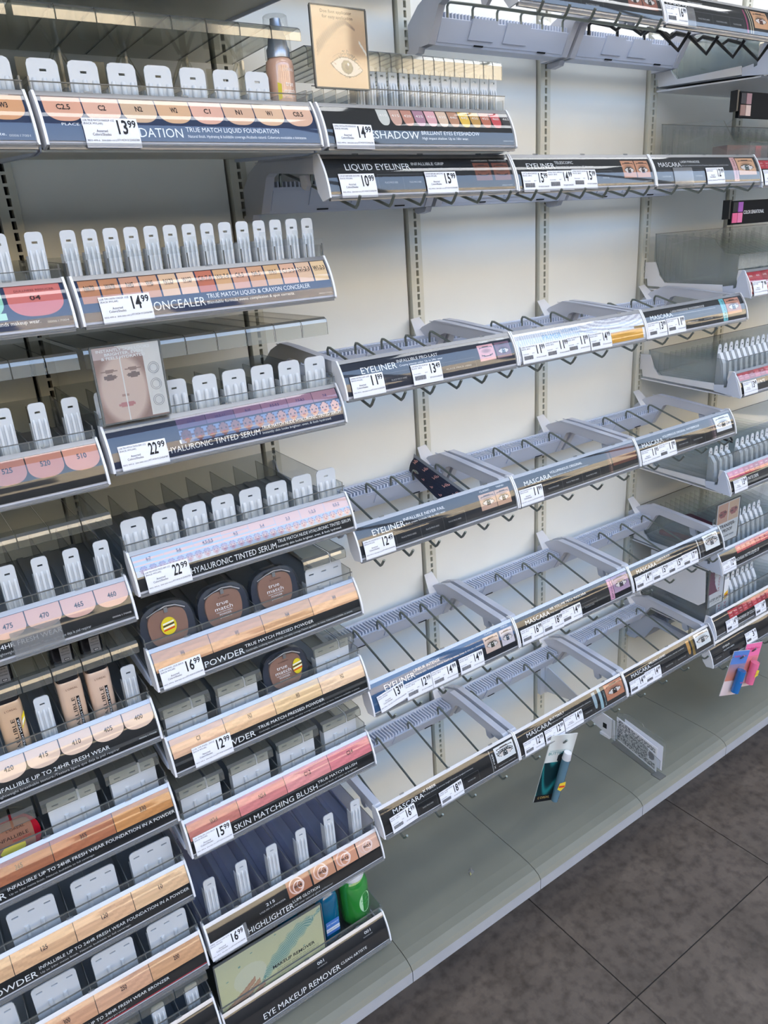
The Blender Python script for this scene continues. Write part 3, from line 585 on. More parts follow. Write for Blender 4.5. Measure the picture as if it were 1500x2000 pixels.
def tray(k, zr, desc, spec, n, pw, push, hood=None, x0=None, wd=None, floor_mat=None, lip=.011, divs=True, wide=False, ptop=None, sidey=True, bodymat=None, lids=None, flap=.014, label_cat='display tray', zb=-.034, backh=.023):
    x0=k*S+.003 if x0 is None else x0; wd=S-.005 if wd is None else wd
    r=empty('display_tray',f'clear shelf tray with the {desc}','display tray',(x0,0,wz(zr)),'clear product trays')
    fm=floor_mat or TRAYF; sm=bodymat or SIDEC
    mb=MB(); mb.prism([(-.012,-.018),(-.212,-.041),(-.212,-.0435),(-.012,-.0205)],0,wd,fm)
    for i in range(n):
        c=wd*(i+.5)/n; mb.prism([(-.015,-.0155),(-.205,-.038),(-.205,-.041),(-.015,-.0185)],c-.004,c+.004,fm)
    mb.prism([(-.002,-.022),(-.200,-.0455),(-.215,-.0455),(-.215,-.0475),(-.002,-.030)],0,wd,TRAYB)
    mb.build('tray_floor',r)
    mb=MB(); mb.prism([(-.002,-.034),(-.002,.004),(-.008,.006),(-.02,-.012),(-.2,-.036),(-.213,-.040),(-.213,-.047),(-.19,-.048)],0,.002,RAIL); br=mb.mesh('side_bracket')
    put(br,'side_bracket',r,(-.0012,0,0)); put(br,'side_bracket',r,(wd-.0008,0,0))
    mb=MB(); mb.prism([(-.013,-.02),(-.013,backh),(-.2130,.016),(-.2145,-.036)],0,.0014,sm,EDGE); sp=mb.mesh('side_panel')
    put(sp,'side_panel',r,(.0008,0,0)); put(sp,'side_panel',r,(wd-.0022,0,0))
    if divs:
        mb=MB(); mb.prism([(-.02,-.020),(-.02,backh-.008),(-.2125,lip-.001),(-.2135,-.039)],0,.001,sm,EDGE); dm=mb.mesh('divider')
        for i in range(1,n): put(dm,'divider',r,(wd*i/n-.0005,0,0))
    mb=MB(); mb.box(0,wd,-.0150,-.0136,-.018,backh,sm); mb.build('back_wall',r)
    mb=MB(); mb.box(0,wd,-.2158,-.2145,-.004,lip,CLEAR); mb.box(0,wd,-.2160,-.2143,lip,lip+.0009,EDGE); mb.build('front_lip',r)
    if ptop is None: ptop=.035
    for i in push:
        pusher(r, wd*(i+.5)/n-pw/2, pw, ptop, wide, zb)
    if hood is not None:
        for i in (lids if lids is not None else range(n)):
            if wide:   # two-part lid with a slot between
                a=wd/n; put(lidmesh(a*.56,hood,flap),'lid',r,(wd*i/n+.002,0,0)); put(lidmesh(a*.34,hood,flap),'lid',r,(wd*i/n+.002+a*.58,0,0))
            else: put(lidmesh(wd/n,hood,flap),'lid',r,(wd*i/n,0,0))
    strip(r,wd,spec); 
    return r
ser_sw=lambda cols,codes,a=5,b=291,t0=.46: sum([[('sw',a+(b-a)*i/len(cols)+.6,a+(b-a)*(i+1)/len(cols)-.6,t0,.95,cols[i]),('T',codes[i],a+(b-a)*(i+.5)/len(cols)-1.3*len(codes[i])-1,a+(b-a)*(i+.5)/len(cols)+1.3*len(codes[i])+1,.665,5.4,(40,28,26))] for i in range(len(cols))],[])
def sq_sw(cols,codes,a,b,t0,t1,cap=3.8,tt=None,sub=None,gap=.9,smear=False,tc=(30,24,22)):
    out=[]; n=len(cols)
    for i in range(n):
        x0=a+(b-a)*i/n+gap; x1=a+(b-a)*(i+1)/n-gap; out.append(('smear' if smear else 'r',x0,x1,t0,t1,cols[i]))
        cw=cap*.33*len(codes[i]); out.append(('T',codes[i],(x0+x1)/2-cw,(x0+x1)/2+cw,(tt or (t0+t1)/2+.02)-.02,cap*1.3,tc))
        if sub: out.append(('T',sub,(x0+x1)/2-cw*.9,(x0+x1)/2+cw*.9,(tt or (t0+t1)/2)-.05,1.5,(120,90,80)))
    return out
BL=(26,44,78)  # black print tinted navy: sky reflection put into the colour
# --- column 1
tray(0,.205,'strip above the first foundation row',dict(bg=BK,items=[]),8,.028,[],floor_mat=TRAYF)
tray(-1,.205,'strip above the far left foundation row',dict(bg=BK,items=[]),8,.028,[],floor_mat=TRAYF)
fc=[(226,168,142),(230,180,158),(214,180,150),(222,178,140),(230,178,158),(220,178,150),(228,188,156),(228,184,158)]
found=tray(0,.046,'eight foundation shades numbered C2.5 to C0.5',dict(bg=BL,items=ser_sw(fc,['C2.5','C2','N2','W2','C1','N1','W1','C0.5'],6,290,.42)+[('T','PLACE PRICE',18,50,.33,2.4,Wt),('T','FOUNDATION',56,133,.12,8.8,Wt),('T','TRUE MATCH LIQUID FOUNDATION',137,242,.24,4.6,Wt),('T','Natural finish. Hydrating & buildable coverage./Acabado natural. Cobertura modulable e hidratante.',138,275,.12,2.8,Wt)]),8,.028,range(7),hood=.078,ptop=.0335)
tray(-1,.046,'far left foundation shade W3 at top left',dict(bg=BL,items=ser_sw([(206,150,112)]*7+[(218,160,116)],['W7','W6','N6','W5','N5','W4','N4','W3'],6,290,.42)+[('T','TRUE MATCH LIQUID FOUNDATION',120,240,.24,4.6,Wt),('T','Acabado natural. Cobertura modulable e hidratante.',140,268,.12,2.8,Wt),('T','000617001',270,288,.1,2,GR)]),8,.028,range(8),hood=.078,ptop=.0335)
tray(1,.046,'eye shadow colour dots 410 to 465',dict(bg=BK,items=sum([[('sw',80+18.0*i,80+18.0*i+16,.50,.96,c),('T',str(s),82.5+18.0*i,93.5+18.0*i,.74,3.4,(240,236,232)),] for i,(s,c) in enumerate(zip((410,415,420,425,430,435,440,445,450,455,460,465),[(206,206,200),(206,166,150),(196,140,122),(176,132,150),(224,170,176),(224,194,170),(190,140,112),(232,190,80),(196,150,80),(190,110,86),(206,80,84),(60,56,58)]))],[])+[('T','EYESHADOW',45,134,.16,8.8,Wt),('T','BRILLIANT EYES EYESHADOW',138,232,.27,4.6,Wt),('T','High impact shadow. Up to 16hr wear.',138,212,.15,3.0,Wt),('T','000617002',272,290,.12,1.6,GR)]),18,.0128,range(4,18),hood=.062,ptop=.0475,lip=.020,wd=S-.005,flap=.022)
cc=[(188,128,92),(190,130,92),(206,150,122),(208,154,120),(226,186,150),(232,190,160),(196,112,86),(216,168,122),(214,158,132),(212,160,124),(216,172,126),(224,176,148),(228,190,160),(234,200,156)]
conc=tray(0,-.117,'fourteen small concealer shades',dict(bg=BL,items=sq_sw(cc,['N678','W678','N45','W45','N123','W123','C6-7-8','W6-7-8','C4-5','N4-5','W4-5','C1-2-3','N1-2-3','W1-2-3'],5,291,.42,.95,3.9,.73,'LIGHT NEUTRAL')+[('T','CONCEALER',66,131,.12,9.2,Wt),('T','TRUE MATCH LIQUID & CRAYON CONCEALER',134,262,.27,4.8,Wt),('T','Blendable formula evens complexion & spot corrects.',133,240,.14,3.1,Wt),('T','000617005',272,290,.08,1.6,GR)]),14,.0148,range(14),ptop=.047,lip=.0)
mb=MB(); mb.box(0,S-.005,-.2165,-.2135,.018,.0235,CLEAR)
for i in range(15): mb.box(max(0,(S-.005)*i/14-.0006),(S-.005)*i/14+.0006,-.2150,-.2138,-.004,.018,EDGE)
for i in range(14): mb.box((S-.005)*(i+.15)/14,(S-.005)*(i+.5)/14,-.2162,-.2150,.0235,.034,CLEAR)
mb.build('bin_front',conc)
tray(-1,-.117,'green and red colour corrector patches 03 and 04',dict(bg=BL,items=[('sw',180,234,.28,.96,(150,206,180)),('sw',238,288,.28,.96,(204,110,104)),('r',180,234,.26,.40,(176,220,200)),('T','03',202,212,.62,4.6,(60,40,30)),('T','04',258,268,.62,4.6,(60,30,30)),('T','REDNESS ERASER',190,224,.82,2.2,(70,100,90)),('T','DULLNESS REDUCER',246,282,.82,2.2,(110,50,50)),('T','Instantly. Extends makeup wear.',200,262,.14,3.6,Wt),('T','000617004',268,288,.12,2,GR)]),9,.0165,range(9),ptop=.047)
sc_=[(92,70,92),(100,76,96),(120,88,110),(150,100,110),(160,112,120),(176,128,128)]
def facerow(a,b,t0,t1,n,base,pale=False):
    out=[]
    for i in range(n):
        x=a+(b-a)*i/n
        def g(u,v,c=mixc(base,(216,180,176) if pale else (232,180,160),i/n)):
            if (u-.5)**2/.16+(v-.5)**2/.2<1:
                if abs(v-.6)<.06 and .15<abs(u-.5)<.3: return (110,110,150) if pale else (60,44,60)
                if abs(v-.28)<.05 and abs(u-.5)<.16: return (170,120,140) if pale else (150,70,80)
                return c
            return ((120,136,180) if pale else (70,60,86)) if v>.45 and (u-.5)**2/.2+(v-.55)**2/.22<1 else ((176,190,214) if pale else (110,130,170))
        out.append(('pic',x,x+(b-a)/n,t0,t1,g,8,8))
    return out
drops=[('sw',a,a+4,.30,.30+.10+.08*((i*7)%3),(222,232,240)) for i,a in enumerate(range(78,250,14))]
tray(0,-.270,'blue hyaluronic serum sign under the woman portrait card',dict(bg=(24,34,60),items=[('T','PLACE PRICE HERE',20,50,.3,2,GR)]+facerow(80,290,.30,.62,14,(100,70,80))+drops+sq_sw([(92,76,110),(104,84,118),(130,96,122),(140,104,128),(150,110,130),(160,120,134)],['11-13','10.5-11','9-10','8.5-9.5','7.5-8.5','7-8'],80,290,.66,.95,2.6,.78,None,.3,tc=(60,60,110))+[('T','HYALURONIC TINTED SERUM',62,175,.13,6.6,Wt),('T','TRUE MATCH NUDE HYALURONIC TINTED SERUM',178,288,.24,3.9,Wt),('T','Instantly skin looks brighter, even, & feels hydrated.',178,273,.12,2.8,Wt)]),8,.0290,range(8),hood=.085,ptop=.038,flap=.021)
tray(0,-.416,'pale pink hyaluronic serum sign',dict(bg=BK,items=[('r',4,292,.40,.95,(176,196,216))]+sq_sw([(226,190,184)]*8,['6-7','5-6','4.5-5.5','4-5','3-4','2-3','1-2.5','0.5-2'],4,292,.66,.95,2.9,.78,'LIGHT MEDIUM',.3,tc=(80,84,120))+facerow(8,292,.42,.64,26,(150,150,190),True)+[('T','HYALURONIC TINTED SERUM',65,177,.10,7.2,Wt),('T','TRUE MATCH NUDE HYALURONIC TINTED SERUM',180,294-6,.22,4.1,Wt),('T','Instantly skin looks brighter, even, & feels hydrated.',179,273,.10,2.9,Wt)]),8,.0290,range(8),ptop=.036)
def four(cols,codes,ttl,x,sub,sub2,xs,cap=7.6,smear=True): return dict(bg=BK,items=sq_sw(cols,codes,4,292,.42,.95,4,.68,'CREAMY NATURAL',.4,smear,tc=(56,40,36))+[('T',ttl,x[0],x[1],.11,cap,Wt),('T',sub,xs[0],xs[1],.24,4.0,Wt),('T',sub2,xs[0],xs[2],.12,2.3,GR)])
PWS='Comfortable, nondrying texture. Buildable, non-cakey coverage./Textura agradable, no reseca. Cobertura modulable, no pastosa.'
tray(0,-.543,'pressed powder shades W6 to W4',four([(196,146,108),(198,148,112),(200,152,110),(214,164,124)],['W6','W5','N4','W4'],'POWDER',(62,115),'TRUE MATCH PRESSED POWDER',PWS,(117,217,278)),4,.057,[3],hood=.048,wide=True,ptop=.030,lids=[3])
tray(0,-.668,'pressed powder shades C3 to N2',four([(216,172,140),(218,176,136),(220,184,138),(226,190,156)],['C3','N3','W3','N2'],'POWDER',(56,113),'TRUE MATCH PRESSED POWDER',PWS,(118,220,278)),4,.055,[0,1,3],hood=.038,wide=True,ptop=.034,lids=[0,1,3])
tray(0,-.800,'rose blush shades W3-4 to C3-4',four([(190,116,104),(206,124,122),(216,140,140),(212,122,128)],['W3-4','N3-4','C1-2','C3-4'],'SKIN MATCHING BLUSH',(63,193),'TRUE MATCH BLUSH','Natural flush of color to brighten.',(195,262,262),7.8),4,.056,[0,1,2,3],hood=.044,wide=True,ptop=.040)
tray(0,-.986,'highlighter swatches 901 to 904',dict(bg=(20,18,18),items=sum([[('r',x,x+39,.44,.95,c),('ring',x+18,.66,9,(236,206,196)),('ring',x+22,.70,6,(250,232,226)),('ring',x+15,.72,12,(226,190,176)),('T',s,x+11,x+24,.64,3.8,(50,34,30))] for x,c,s in ((128,(170,112,84),'904'),(170,(196,140,108),'903'),(211,(212,150,118),'902'),(252,(228,182,160),'901'))],[])+[('T','215',92,106,.62,4,Wt),('T','LIQUID LUMINIZER',80,122,.50,2.2,GR),('T','HIGHLIGHTER',57,131,.11,8.6,Wt),('T','LUMI GLOTION',131,177,.25,4.4,Wt),('T','All-over natural glow enhancer',132,199,.12,3.0,GR)]),6,.0170,range(6),ptop=.060,floor_mat=LAV,bodymat=LAV,zb=-.02,lip=.012)
rem=tray(0,-1.165,'eye makeup remover sign on the lowest shelf',dict(bg=(16,17,22),items=[('T','EYE MAKEUP REMOVER',58,195,.14,9.4,Wt),('T','CLEAN ARTISTE',197,247,.24,4.4,Wt),('T','001',160,172,.72,4.4,Wt),('T','WATERPROOF',158,176,.62,1.6,GR),('T','001',250,262,.72,4.4,Wt),('T','WATERPROOF',246,264,.62,1.6,GR)]),3,.05,[],divs=False,floor_mat=mat('dark_tray_floor',(60,64,62),.4),wd=S-.006)
# clear zigzag supports under the upper lids
for tr_,nm in ((found,'lid_support'),):
    mb=MB()
    for i in range(4):
        a=.004+.0735*i
        mb.tube([(a,-.05,.074),(a+.018,-.05,.040),(a+.030,-.05,.005)],.0022,FLAP,6); mb.tube([(a+.066,-.05,.074),(a+.048,-.05,.040),(a+.036,-.05,.005)],.0022,FLAP,6)
        mb.box(a+.024,a+.046,-.051,-.049,.022,.066,LID); mb.box(a+.0685,a+.0715,-.060,-.046,-.01,.076,FLAP)
    o=mb.build(nm,tr_); o['kind']='stuff'
# --- column 0
def inf(codes,cols,ttl,extra): return dict(bg=BK,items=ser_sw(cols,codes,4,292,.44)+extra)
foot=[('T','INFALLIBLE UP TO 24HR FRESH WEAR',110,234,.24,4.6,Wt),('T','Lightweight breathable texture./Textura ligera que deja la piel respirar',112,244,.11,3.0,GR),('T','FOUNDATION',20,104,.14,8.6,Wt),('T','000617008',268,289,.16,1.8,GR)]
def seq(n,codes): return codes
tray(-1,-.280,'shades 510 to 525 above the cracked lid',dict(bg=BK,items=ser_sw([(172,112,96)]*5+[(176,120,106),(186,124,104),(206,142,118)],['545','540','535','530','528','525','520','510'],4,292,.40)+[('T','FRESH WEAR',140,188,.16,6,Wt)]),9,.0165,range(9),hood=.093,ptop=.047,flap=.018)
tray(-1,-.442,'shades 460 to 475',dict(bg=BK,items=ser_sw([(196,146,128)]*4+[(206,160,146),(208,164,150),(212,168,156),(216,170,154)],['495','490','485','480','475','470','465','460'],4,292,.44)+[('T','24HR FRESH WEAR',150,215,.24,5,Wt),('T','Lightweight breathable texture./Textura ligera que deja la piel respirar',150,244,.11,3.0,GR),('T','000617008',268,289,.16,1.8,GR)]),9,.0165,range(9),hood=.078,ptop=.046,flap=.014)
t400=tray(-1,-.606,'shades 400 to 420 in front of the foundation bottles',inf(['435','430','425','420','415','410','405','400'],[(226,196,176)]*8,'',foot),9,.0165,[5,8],hood=.078,ptop=.047,flap=.014,lids=[8,7,6,5,4,3,2])
tray(-1,-.733,'brown powder foundation shades 330 to 365',four([(150,88,56),(156,94,62),(166,100,66),(190,130,74)],['370','365','355','330'],'POWDER',(40,92),'INFALLIBLE UP TO 24HR FRESH WEAR FOUNDATION IN A POWDER','Up to 24hr matte finish. Natural, buildable to full coverage.',(95,291,190)),4,.056,[2,3],hood=.044,wide=True,ptop=.038)
tray(-1,-.861,'beige powder foundation shades 10 to 125',four([(206,164,124),(208,164,124),(212,168,130),(216,176,136)],['130','125','120','10'],'POWDER',(44,98),'INFALLIBLE UP TO 24HR FRESH WEAR FOUNDATION IN A POWDER','Up to 24hr matte finish. Natural, buildable to full coverage.',(101,289,210)),4,.054,[0,1,2,3],wide=True,ptop=.038)
s200=four([(196,150,110),(200,150,116),(204,156,124),(200,152,112)],['350','300','250','200'],'POWDER',(40,96),'INFALLIBLE UP TO 24HR FRESH WEAR BRONZER','Resists sweat. Transferproof.',(100,240,180)); s200['items'].append(('r',4,292,.05,.08,(170,30,50)))
tray(-1,-.988,'bronzer shades 200 to 300 with a red lower line',s200,4,.054,[0,1,2,3],wide=True,ptop=.038)
tray(-1,-1.120,'strip at the bottom left corner',dict(bg=BK,items=[]),6,.018,[0,1,2,3,4,5],hood=.046,ptop=.030)
# tickets on trays
for x0_,zr,off,pr,wh,kd,ln in ((0,.046,36,'13.99','on the foundation sign numbered C2.5 to C0.5','assort','LOR TRUE MATCH MAKEUP 1OZ'),(S,.046,12,'14.99','on the eye shadow dot sign','assort','LOREAL CRYSTALLITES EYESHADOW'),(0,-.117,20,'14.99','on the concealer sign','assort','LOR T/M CNYN CNCLR .1OZ'),
 (0,-.270,10,'22.99','on the blue serum sign under the woman portrait','assort','LOR TRU MTCH TNTD SRM 1OZ'),(0,-.416,12,'22.99','on the pale pink serum sign','assort','LOR TRU MTCH TNTD SRM 1OZ'),(0,-.543,7,'16.99','on the powder sign W6 to W4','assort','LOR T/M PWD .33OZ (RACK'),(0,-.668,27,'12.99','on the powder sign C3 to N2','assort','LOR T/M PWD .33OZ'),(0,-.800,7,'15.99','on the rose blush sign','assort','LOR T/M BLUSH .21OZ (RACK'),(0,-.986,0,'16.99','on the highlighter sign','assort','LOREAL T/MTCH LUMI GLTN')):
    price_tag(x0_+.003,zr,off,pr,wh,kind=kd,line=ln,w_mm=52,ang=math.radians(random.uniform(-.8,.8)),dt=-.05 if zr>0 else 0)
clip_sleeve(-S,-.442,168,50,'empty clear ticket sleeve over the 24 hour sign at left')
clip_sleeve(0,-.986,54,6,'clear sleeve edge beside the 16.99 ticket on the highlighter sign')

# ------------------------------------------------------------------ lip colour trays at right (open side brackets)
def lip_tray(zr, desc, spec, npush, ph, lip, backh, sidec=None, ribs=False, floor_m=None, wd=.598, label=True):
    x0=4*S+.001
    r=empty('lip_colour_tray',f'clear shelf tray with the {desc}','display tray',(x0,0,wz(zr)),'lip colour trays at right')
    br=[(-.002,.021),(-.026,.021),(-.031,.010),(-.037,-.006),(-.050,-.020),(-.178,-.023),(-.181,-.037),(-.010,-.026),(-.008,-.012),(-.002,-.012)]
    mb=MB(); mb.prism(br,-.001,.0015,WHITE); mb.build('side_bracket',r)
    mb=MB(); mb.prism([(-.180,-.026),(-.200,-.024),(-.2005,-.030),(-.2075,-.028),(-.209,-.012),(-.217,.004),(-.222,.002),(-.2385,-.047),(-.181,-.039)],-.001,.0018,RAIL); mb.build('front_bracket',r)
    mb=MB(); mb.prism([(-.004,-.024),(-.2,-.038),(-.2,-.041),(-.004,-.027)],.002,wd,floor_m or CLEAR); mb.prism([(-.004,-.031),(-.2,-.044),(-.215,-.044),(-.215,-.047),(-.004,-.034)],.002,wd,WHITE); mb.build('tray_floor',r)
    top=[(-.020,backh),(-.150,backh-.012),(-.175,lip+.004),(-.204,lip),(-.205,-.034),(-.060,-.026),(-.036,-.004),(-.024,.02)]
    mb=MB(); mb.prism(top,.004,.0055,SIDEC,EDGE)
    mb.build('side_panel',r)
    mb=MB(); mb.box(.004,wd,-.0205,-.019,-.022,backh,SIDEC,None); mb.box(.004,wd,-.0208,-.0188,backh,backh+.0008,EDGE)
    if ribs:
        for i in range(40):
            mb.box(.008+.0146*i,.0105+.0146*i,-.026,-.0205,-.01,backh*(.55 if i%2 else .95),CLEAR)
    mb.build('back_wall',r)
    pitch=.0195; mb=MB()
    mb.box(.004,wd,-.2055,-.2043,-.005,lip,CLEAR); mb.box(.004,wd,-.2058,-.204,lip,lip+.0010,EDGE); mb.build('front_lip',r)
    mb=MB(); mb.prism([(-.03,-.022),(-.03,backh-.010),(-.15,lip-.008),(-.204,lip-.001),(-.2045,-.035)],0,.0007,CLEAR,EDGE); dm=mb.mesh('divider')
    for i in range(1,18): put(dm,'divider',r,(.006+pitch*i,0,0))
    if npush:
        key=('lip',round(ph,3))
        if key not in PM:
            q=MB(); w_=.0125
            q.prism([(0,-.030),(w_,-.030),(w_,ph-.016),(w_-.001,ph-.004),(w_-.0035,ph),(.0035,ph),(.001,ph-.004),(0,ph-.016)],-.176,-.1745,PUSH,axis='y')
            q.prism([(-.175,-.03),(-.190,-.03),(-.186,ph*.15),(-.178,ph-.018),(-.175,ph-.018)],0,.001,PUSH); q.prism([(-.175,-.03),(-.190,-.03),(-.186,ph*.15),(-.178,ph-.018),(-.175,ph-.018)],w_-.001,w_,PUSH)
            q.prism([(-.190,-.03),(-.1935,-.03),(-.188,ph*.3),(-.179,ph-.017),(-.176,ph-.017)],.001,w_-.001,PUSH)
            q.box(w_*.42,w_*.58,-.1768,-.1759,ph-.010,ph-.008,DARK)
            PM[key]=q.mesh('pusher')
        for i in npush: put(PM[key],'pusher',r,(.0098+pitch*i,0,0))
    strip(r,wd,spec)
    return r
def lipspec(cols,ttl,x0=2,sw0=4,codes=('255','460','175','710','395','265','280','640','375','202','410')):
    it=[]
    for i,c in enumerate(cols):
        a=sw0+19*i; it+= [('r',a,a+18.4,.60,.96,c),('T',codes[i%11],a+5,a+14,.80,2.6,(240,210,210)),('T','SHADE NAME',a+3,a+15,.70,1.5,(230,190,190))]
    return dict(bg=(20,20,22),items=it+[('T',ttl,x0,x0+3.7*len(ttl),.30,6.6,Wt)])
reds=[(170,40,50),(176,44,60),(150,34,44),(186,60,70),(160,40,52),(196,70,80),(170,50,64),(150,30,44),(180,60,60),(190,80,90)]
k_t=lip_tray(.165,'grey walled bin at upper right behind the black hooks',lipspec(reds,'LIP',30),[],.05,.045,.055,floor_m=TRAYF)
mb=MB(); mb.box(.03,.20,-.202,-.03,-.02,.050,SIDEC); mb.build('inner_bin',k_t)
r2=lip_tray(-.012,'tall ribbed clear back under the eye palette sign',lipspec(reds,'COLOR',40),[],.05,.03,.085,ribs=True)
r3=lip_tray(-.203,'tall ribbed clear back under the purple palette sign',dict(bg=(150,30,44),items=sum([[('r',4+24*i,27+24*i,.56,.96,reds[i%10]),('T',s,9+24*i,20+24*i,.74,3.4,Wt),('ring',15+24*i,.27,9,(214,206,206)),('sw',9+24*i,21+24*i,.1,.42,mixc(reds[i%10],(190,110,120),.5))] for i,s in enumerate(('255','450','175','777','620','250','390','410'))],[])),[],.05,.03,.075,ribs=True)
l1=lip_tray(-.393,'second row of tall white pushers, longwear matte sign',lipspec(reds,'LONGWEAR MATTE',40,8),range(12),.052,.023,.030)
l2=lip_tray(-.597,'longwear matte sign and a black ring lying on top',lipspec([(196,80,110)]*3+reds,'LONGWEAR MATTE CREME',34,8),[0,1,2,3,5,6,7,8,9,10,11],.042,.030,.036)
l3=lip_tray(-.778,'transfer proof card and wire grid back',dict(bg=(20,20,22),items=sum([[('r',66+19*i,84+19*i,.58,.94,mixc(c,(206,110,104),.6)),('T',str(105+10*i),70+19*i,80+19*i,.76,2.8,(250,220,216))] for i,c in enumerate(reds)],[])+[('T','LONGWEAR MATTE LIQUID LIP',48,146,.24,7.0,Wt)]),[2,3,4,5,6,7,8,9,10,11],.052,.030,.058)
l4=lip_tray(-.935,'two step satin card, longwear lip color sign',dict(bg=(20,20,22),items=sum([[('r',62+19*i,80+19*i,.50,.90,c),('T',str(85+10*i),66+19*i,76+19*i,.72,2.8,(250,210,210)),('T','SHADE',67+19*i,75+19*i,.60,1.6,(240,200,200))] for i,c in enumerate(reds)],[])+[('T','LONGWEAR LIP COLOR',84,160,.22,7.2,Wt)]),[3,4,5,6,7,8,9,10,11],.052,.022,.030)
mb=MB(); mb.prism([(-.060,.118),(-.200,.108),(-.205,.035),(-.19,.022),(-.068,.03)],0,.0015,WHITE); mb.build('side_card',l4,(-.002,0,0))
mb=MB(); mb.prism([(-.030,.075),(-.21,.05),(-.215,-.02),(-.075,-.012),(-.045,.03)],0,.0012,SIDEC,EDGE); mb.build('inner_panel',l4,(.0035,0,0))
price_tag(4*S,-.203,10,'7.98','on the red swatch sign with lipstick circles',kind='assort',line='MAYB CLR SENS LIP',w_mm=46,dt=.0)
price_tag(4*S,-.393,12,'13.49','on the upper longwear matte sign',kind='assort',line='MAYB SUPERSTAY CRM',w_mm=48)
price_tag(4*S,-.597,14,'13.49','on the longwear matte creme sign below the black ring',kind='assort',line='MAYB SUPERSTAY CRM',w_mm=48)
price_tag(4*S,-.778,4,'12.99','on the sign below the transfer proof card',kind='assort',line='MAYB SS MATTE INK',w_mm=48)
price_tag(4*S,-.935,42,'14.99','left ticket on the longwear lip color sign',kind='bar',line='MAYB SUPERSTAY 24',w_mm=44)
price_tag(4*S,-.935,158,'14.99','right ticket on the longwear lip color sign at the frame edge',kind='bar',line='MAYB SUPERSTAY 24',w_mm=44)
price_tag(4*S,-.012,8,'12.99','on the red strip at the right frame edge',kind='assort',line='MAYB COLOR SENS',w_mm=48)
rack(4,-1.010,'lip balm sign at lower right',dict(bg=BK,items=[('T','LIP BALM',50,76,.60,4,Wt),('T','BALSAMO LABIAL',50,92,.44,3.2,Wt),('box',8,46,.08,.5)]),6,tab=False,hookset=[30,100,150,205,260])
price_tag(4*S,-1.010,135,'3.99','on the lip balm sign above the pink balm',kind='bar',line='MAYB BABY LIPS',w_mm=46,dt=.15)

# ------------------------------------------------------------------ products and loose items
def flatcard(name,label,cat,w_,h_,loc,rot=(0,0,0),thick=.0012,col=(230,228,222),paint=None,group=None,frame=True):
    """upright card in its own xz plane, front faces -y, origin at its lower left"""
    mb=MB(); mb.box(0,w_,0,thick,0,h_,PRINT,col)
    if paint: paint(mb,lambda x,z:(x,-.00025,z))
    o=mb.build(name,None,loc); o.rotation_euler=rot; tag(o,label,cat,group)
    if frame:
        q=MB(); q.box(-.001,w_+.001,-.0012,-.0007,-.001,h_+.001,COVER); q.box(-.0015,w_+.0015,-.0012,thick+.001,h_,h_+.0014,EDGE); q.box(-.0015,w_+.0015,-.0012,thick+.001,-.0014,0,EDGE); q.box(-.0022,-.0008,-.0012,thick+.001,0,h_,EDGE); q.box(w_+.0008,w_+.0022,-.0012,thick+.001,0,h_,EDGE); q.build('clear_sleeve',o)
    return o
def tx(o,items,off=-.0005):
    tb=MB()
    for s,a,b,z,cap,col in items: text_into(tb,s,lambda x,y:(x,off,y),a,b,z,cap,col,bold=cap>.0028)
    tb.build('lettering',o)
def big_eye(u,v):
    sk=(226,190,150); c=mixc(sk,(196,150,112),max(0,min(1,1.1-2.2*abs(v-.45)))*.7*max(0,1-abs(u-.5)*1.2)); c=mixc(c,(240,218,184),max(0,v-.8)*3)
    # brow arc
    bx=(u-.05)/.75
    if 0<bx<1:
        by=.48+.36*math.sin(min(1,bx*1.15)*math.pi/2)-.10*max(0,bx-.75)*4
        d=abs(v-by)/(.10*(1.2-bx))
        if d<1: c=mixc(c,(120,92,76),min(1,(1-d)*1.5)*(.7+.3*math.sin(u*210-v*150)))
    X=(u-.60)/.30; Y=(v-.27+.10*(u-.6))
    h=.115*max(0,1-X*X) if abs(X)<1 else 0
    if abs(X)<1.15 and Y>-.16:
        rr=math.hypot(X,(Y-.02)/.26); ang=math.atan2(Y,X)
        if rr<.62+.16*math.sin(ang*3+1)**2 and Y>h*.8 and math.sin(ang*70+rr*9)>.1: c=mixc(c,(70,54,46),.75)
        if Y<-h*.8 and rr<.62 and math.sin(ang*30)>.4: c=mixc(c,(80,60,50),.6)
    if abs(X)<1.03 and abs(abs(Y)-h)<.013: c=(54,40,36)
    if abs(X)<1 and abs(Y)<h:
        c=(222,212,200); r=math.hypot((u-.60)*.78,Y)
        if r<.088: c=mixc((128,118,84),(90,90,66),r/.088)
        if .078<r<.088: c=(60,60,46)
        if r<.036: c=(20,18,16)
        if math.hypot(u-.62,Y-.035)<.018: c=(250,250,246)
    if abs(abs(Y-.06)-h)<.006 and Y>0 and abs(X)<.9: c=mixc(c,(150,110,84),.6)
    if abs((v-.52)+(u-.93)*1.1)<.022 and .86<u<1.0: c=(250,240,224)
    return c
eye_card=flatcard('eye_poster','framed card with a large open eye above the eye shadow dots','poster',.0695,.0785,(.3085,-.2175,wz(.0655)),paint=lambda mb,f: picture(mb,f,0,.0695,0,.0785,84,96,big_eye))
tx(eye_card,[("Doe foot applicator",.011,.052,.0725,.0030,(120,92,70)),("for easy application",.013,.053,.0675,.0030,(120,92,70))])
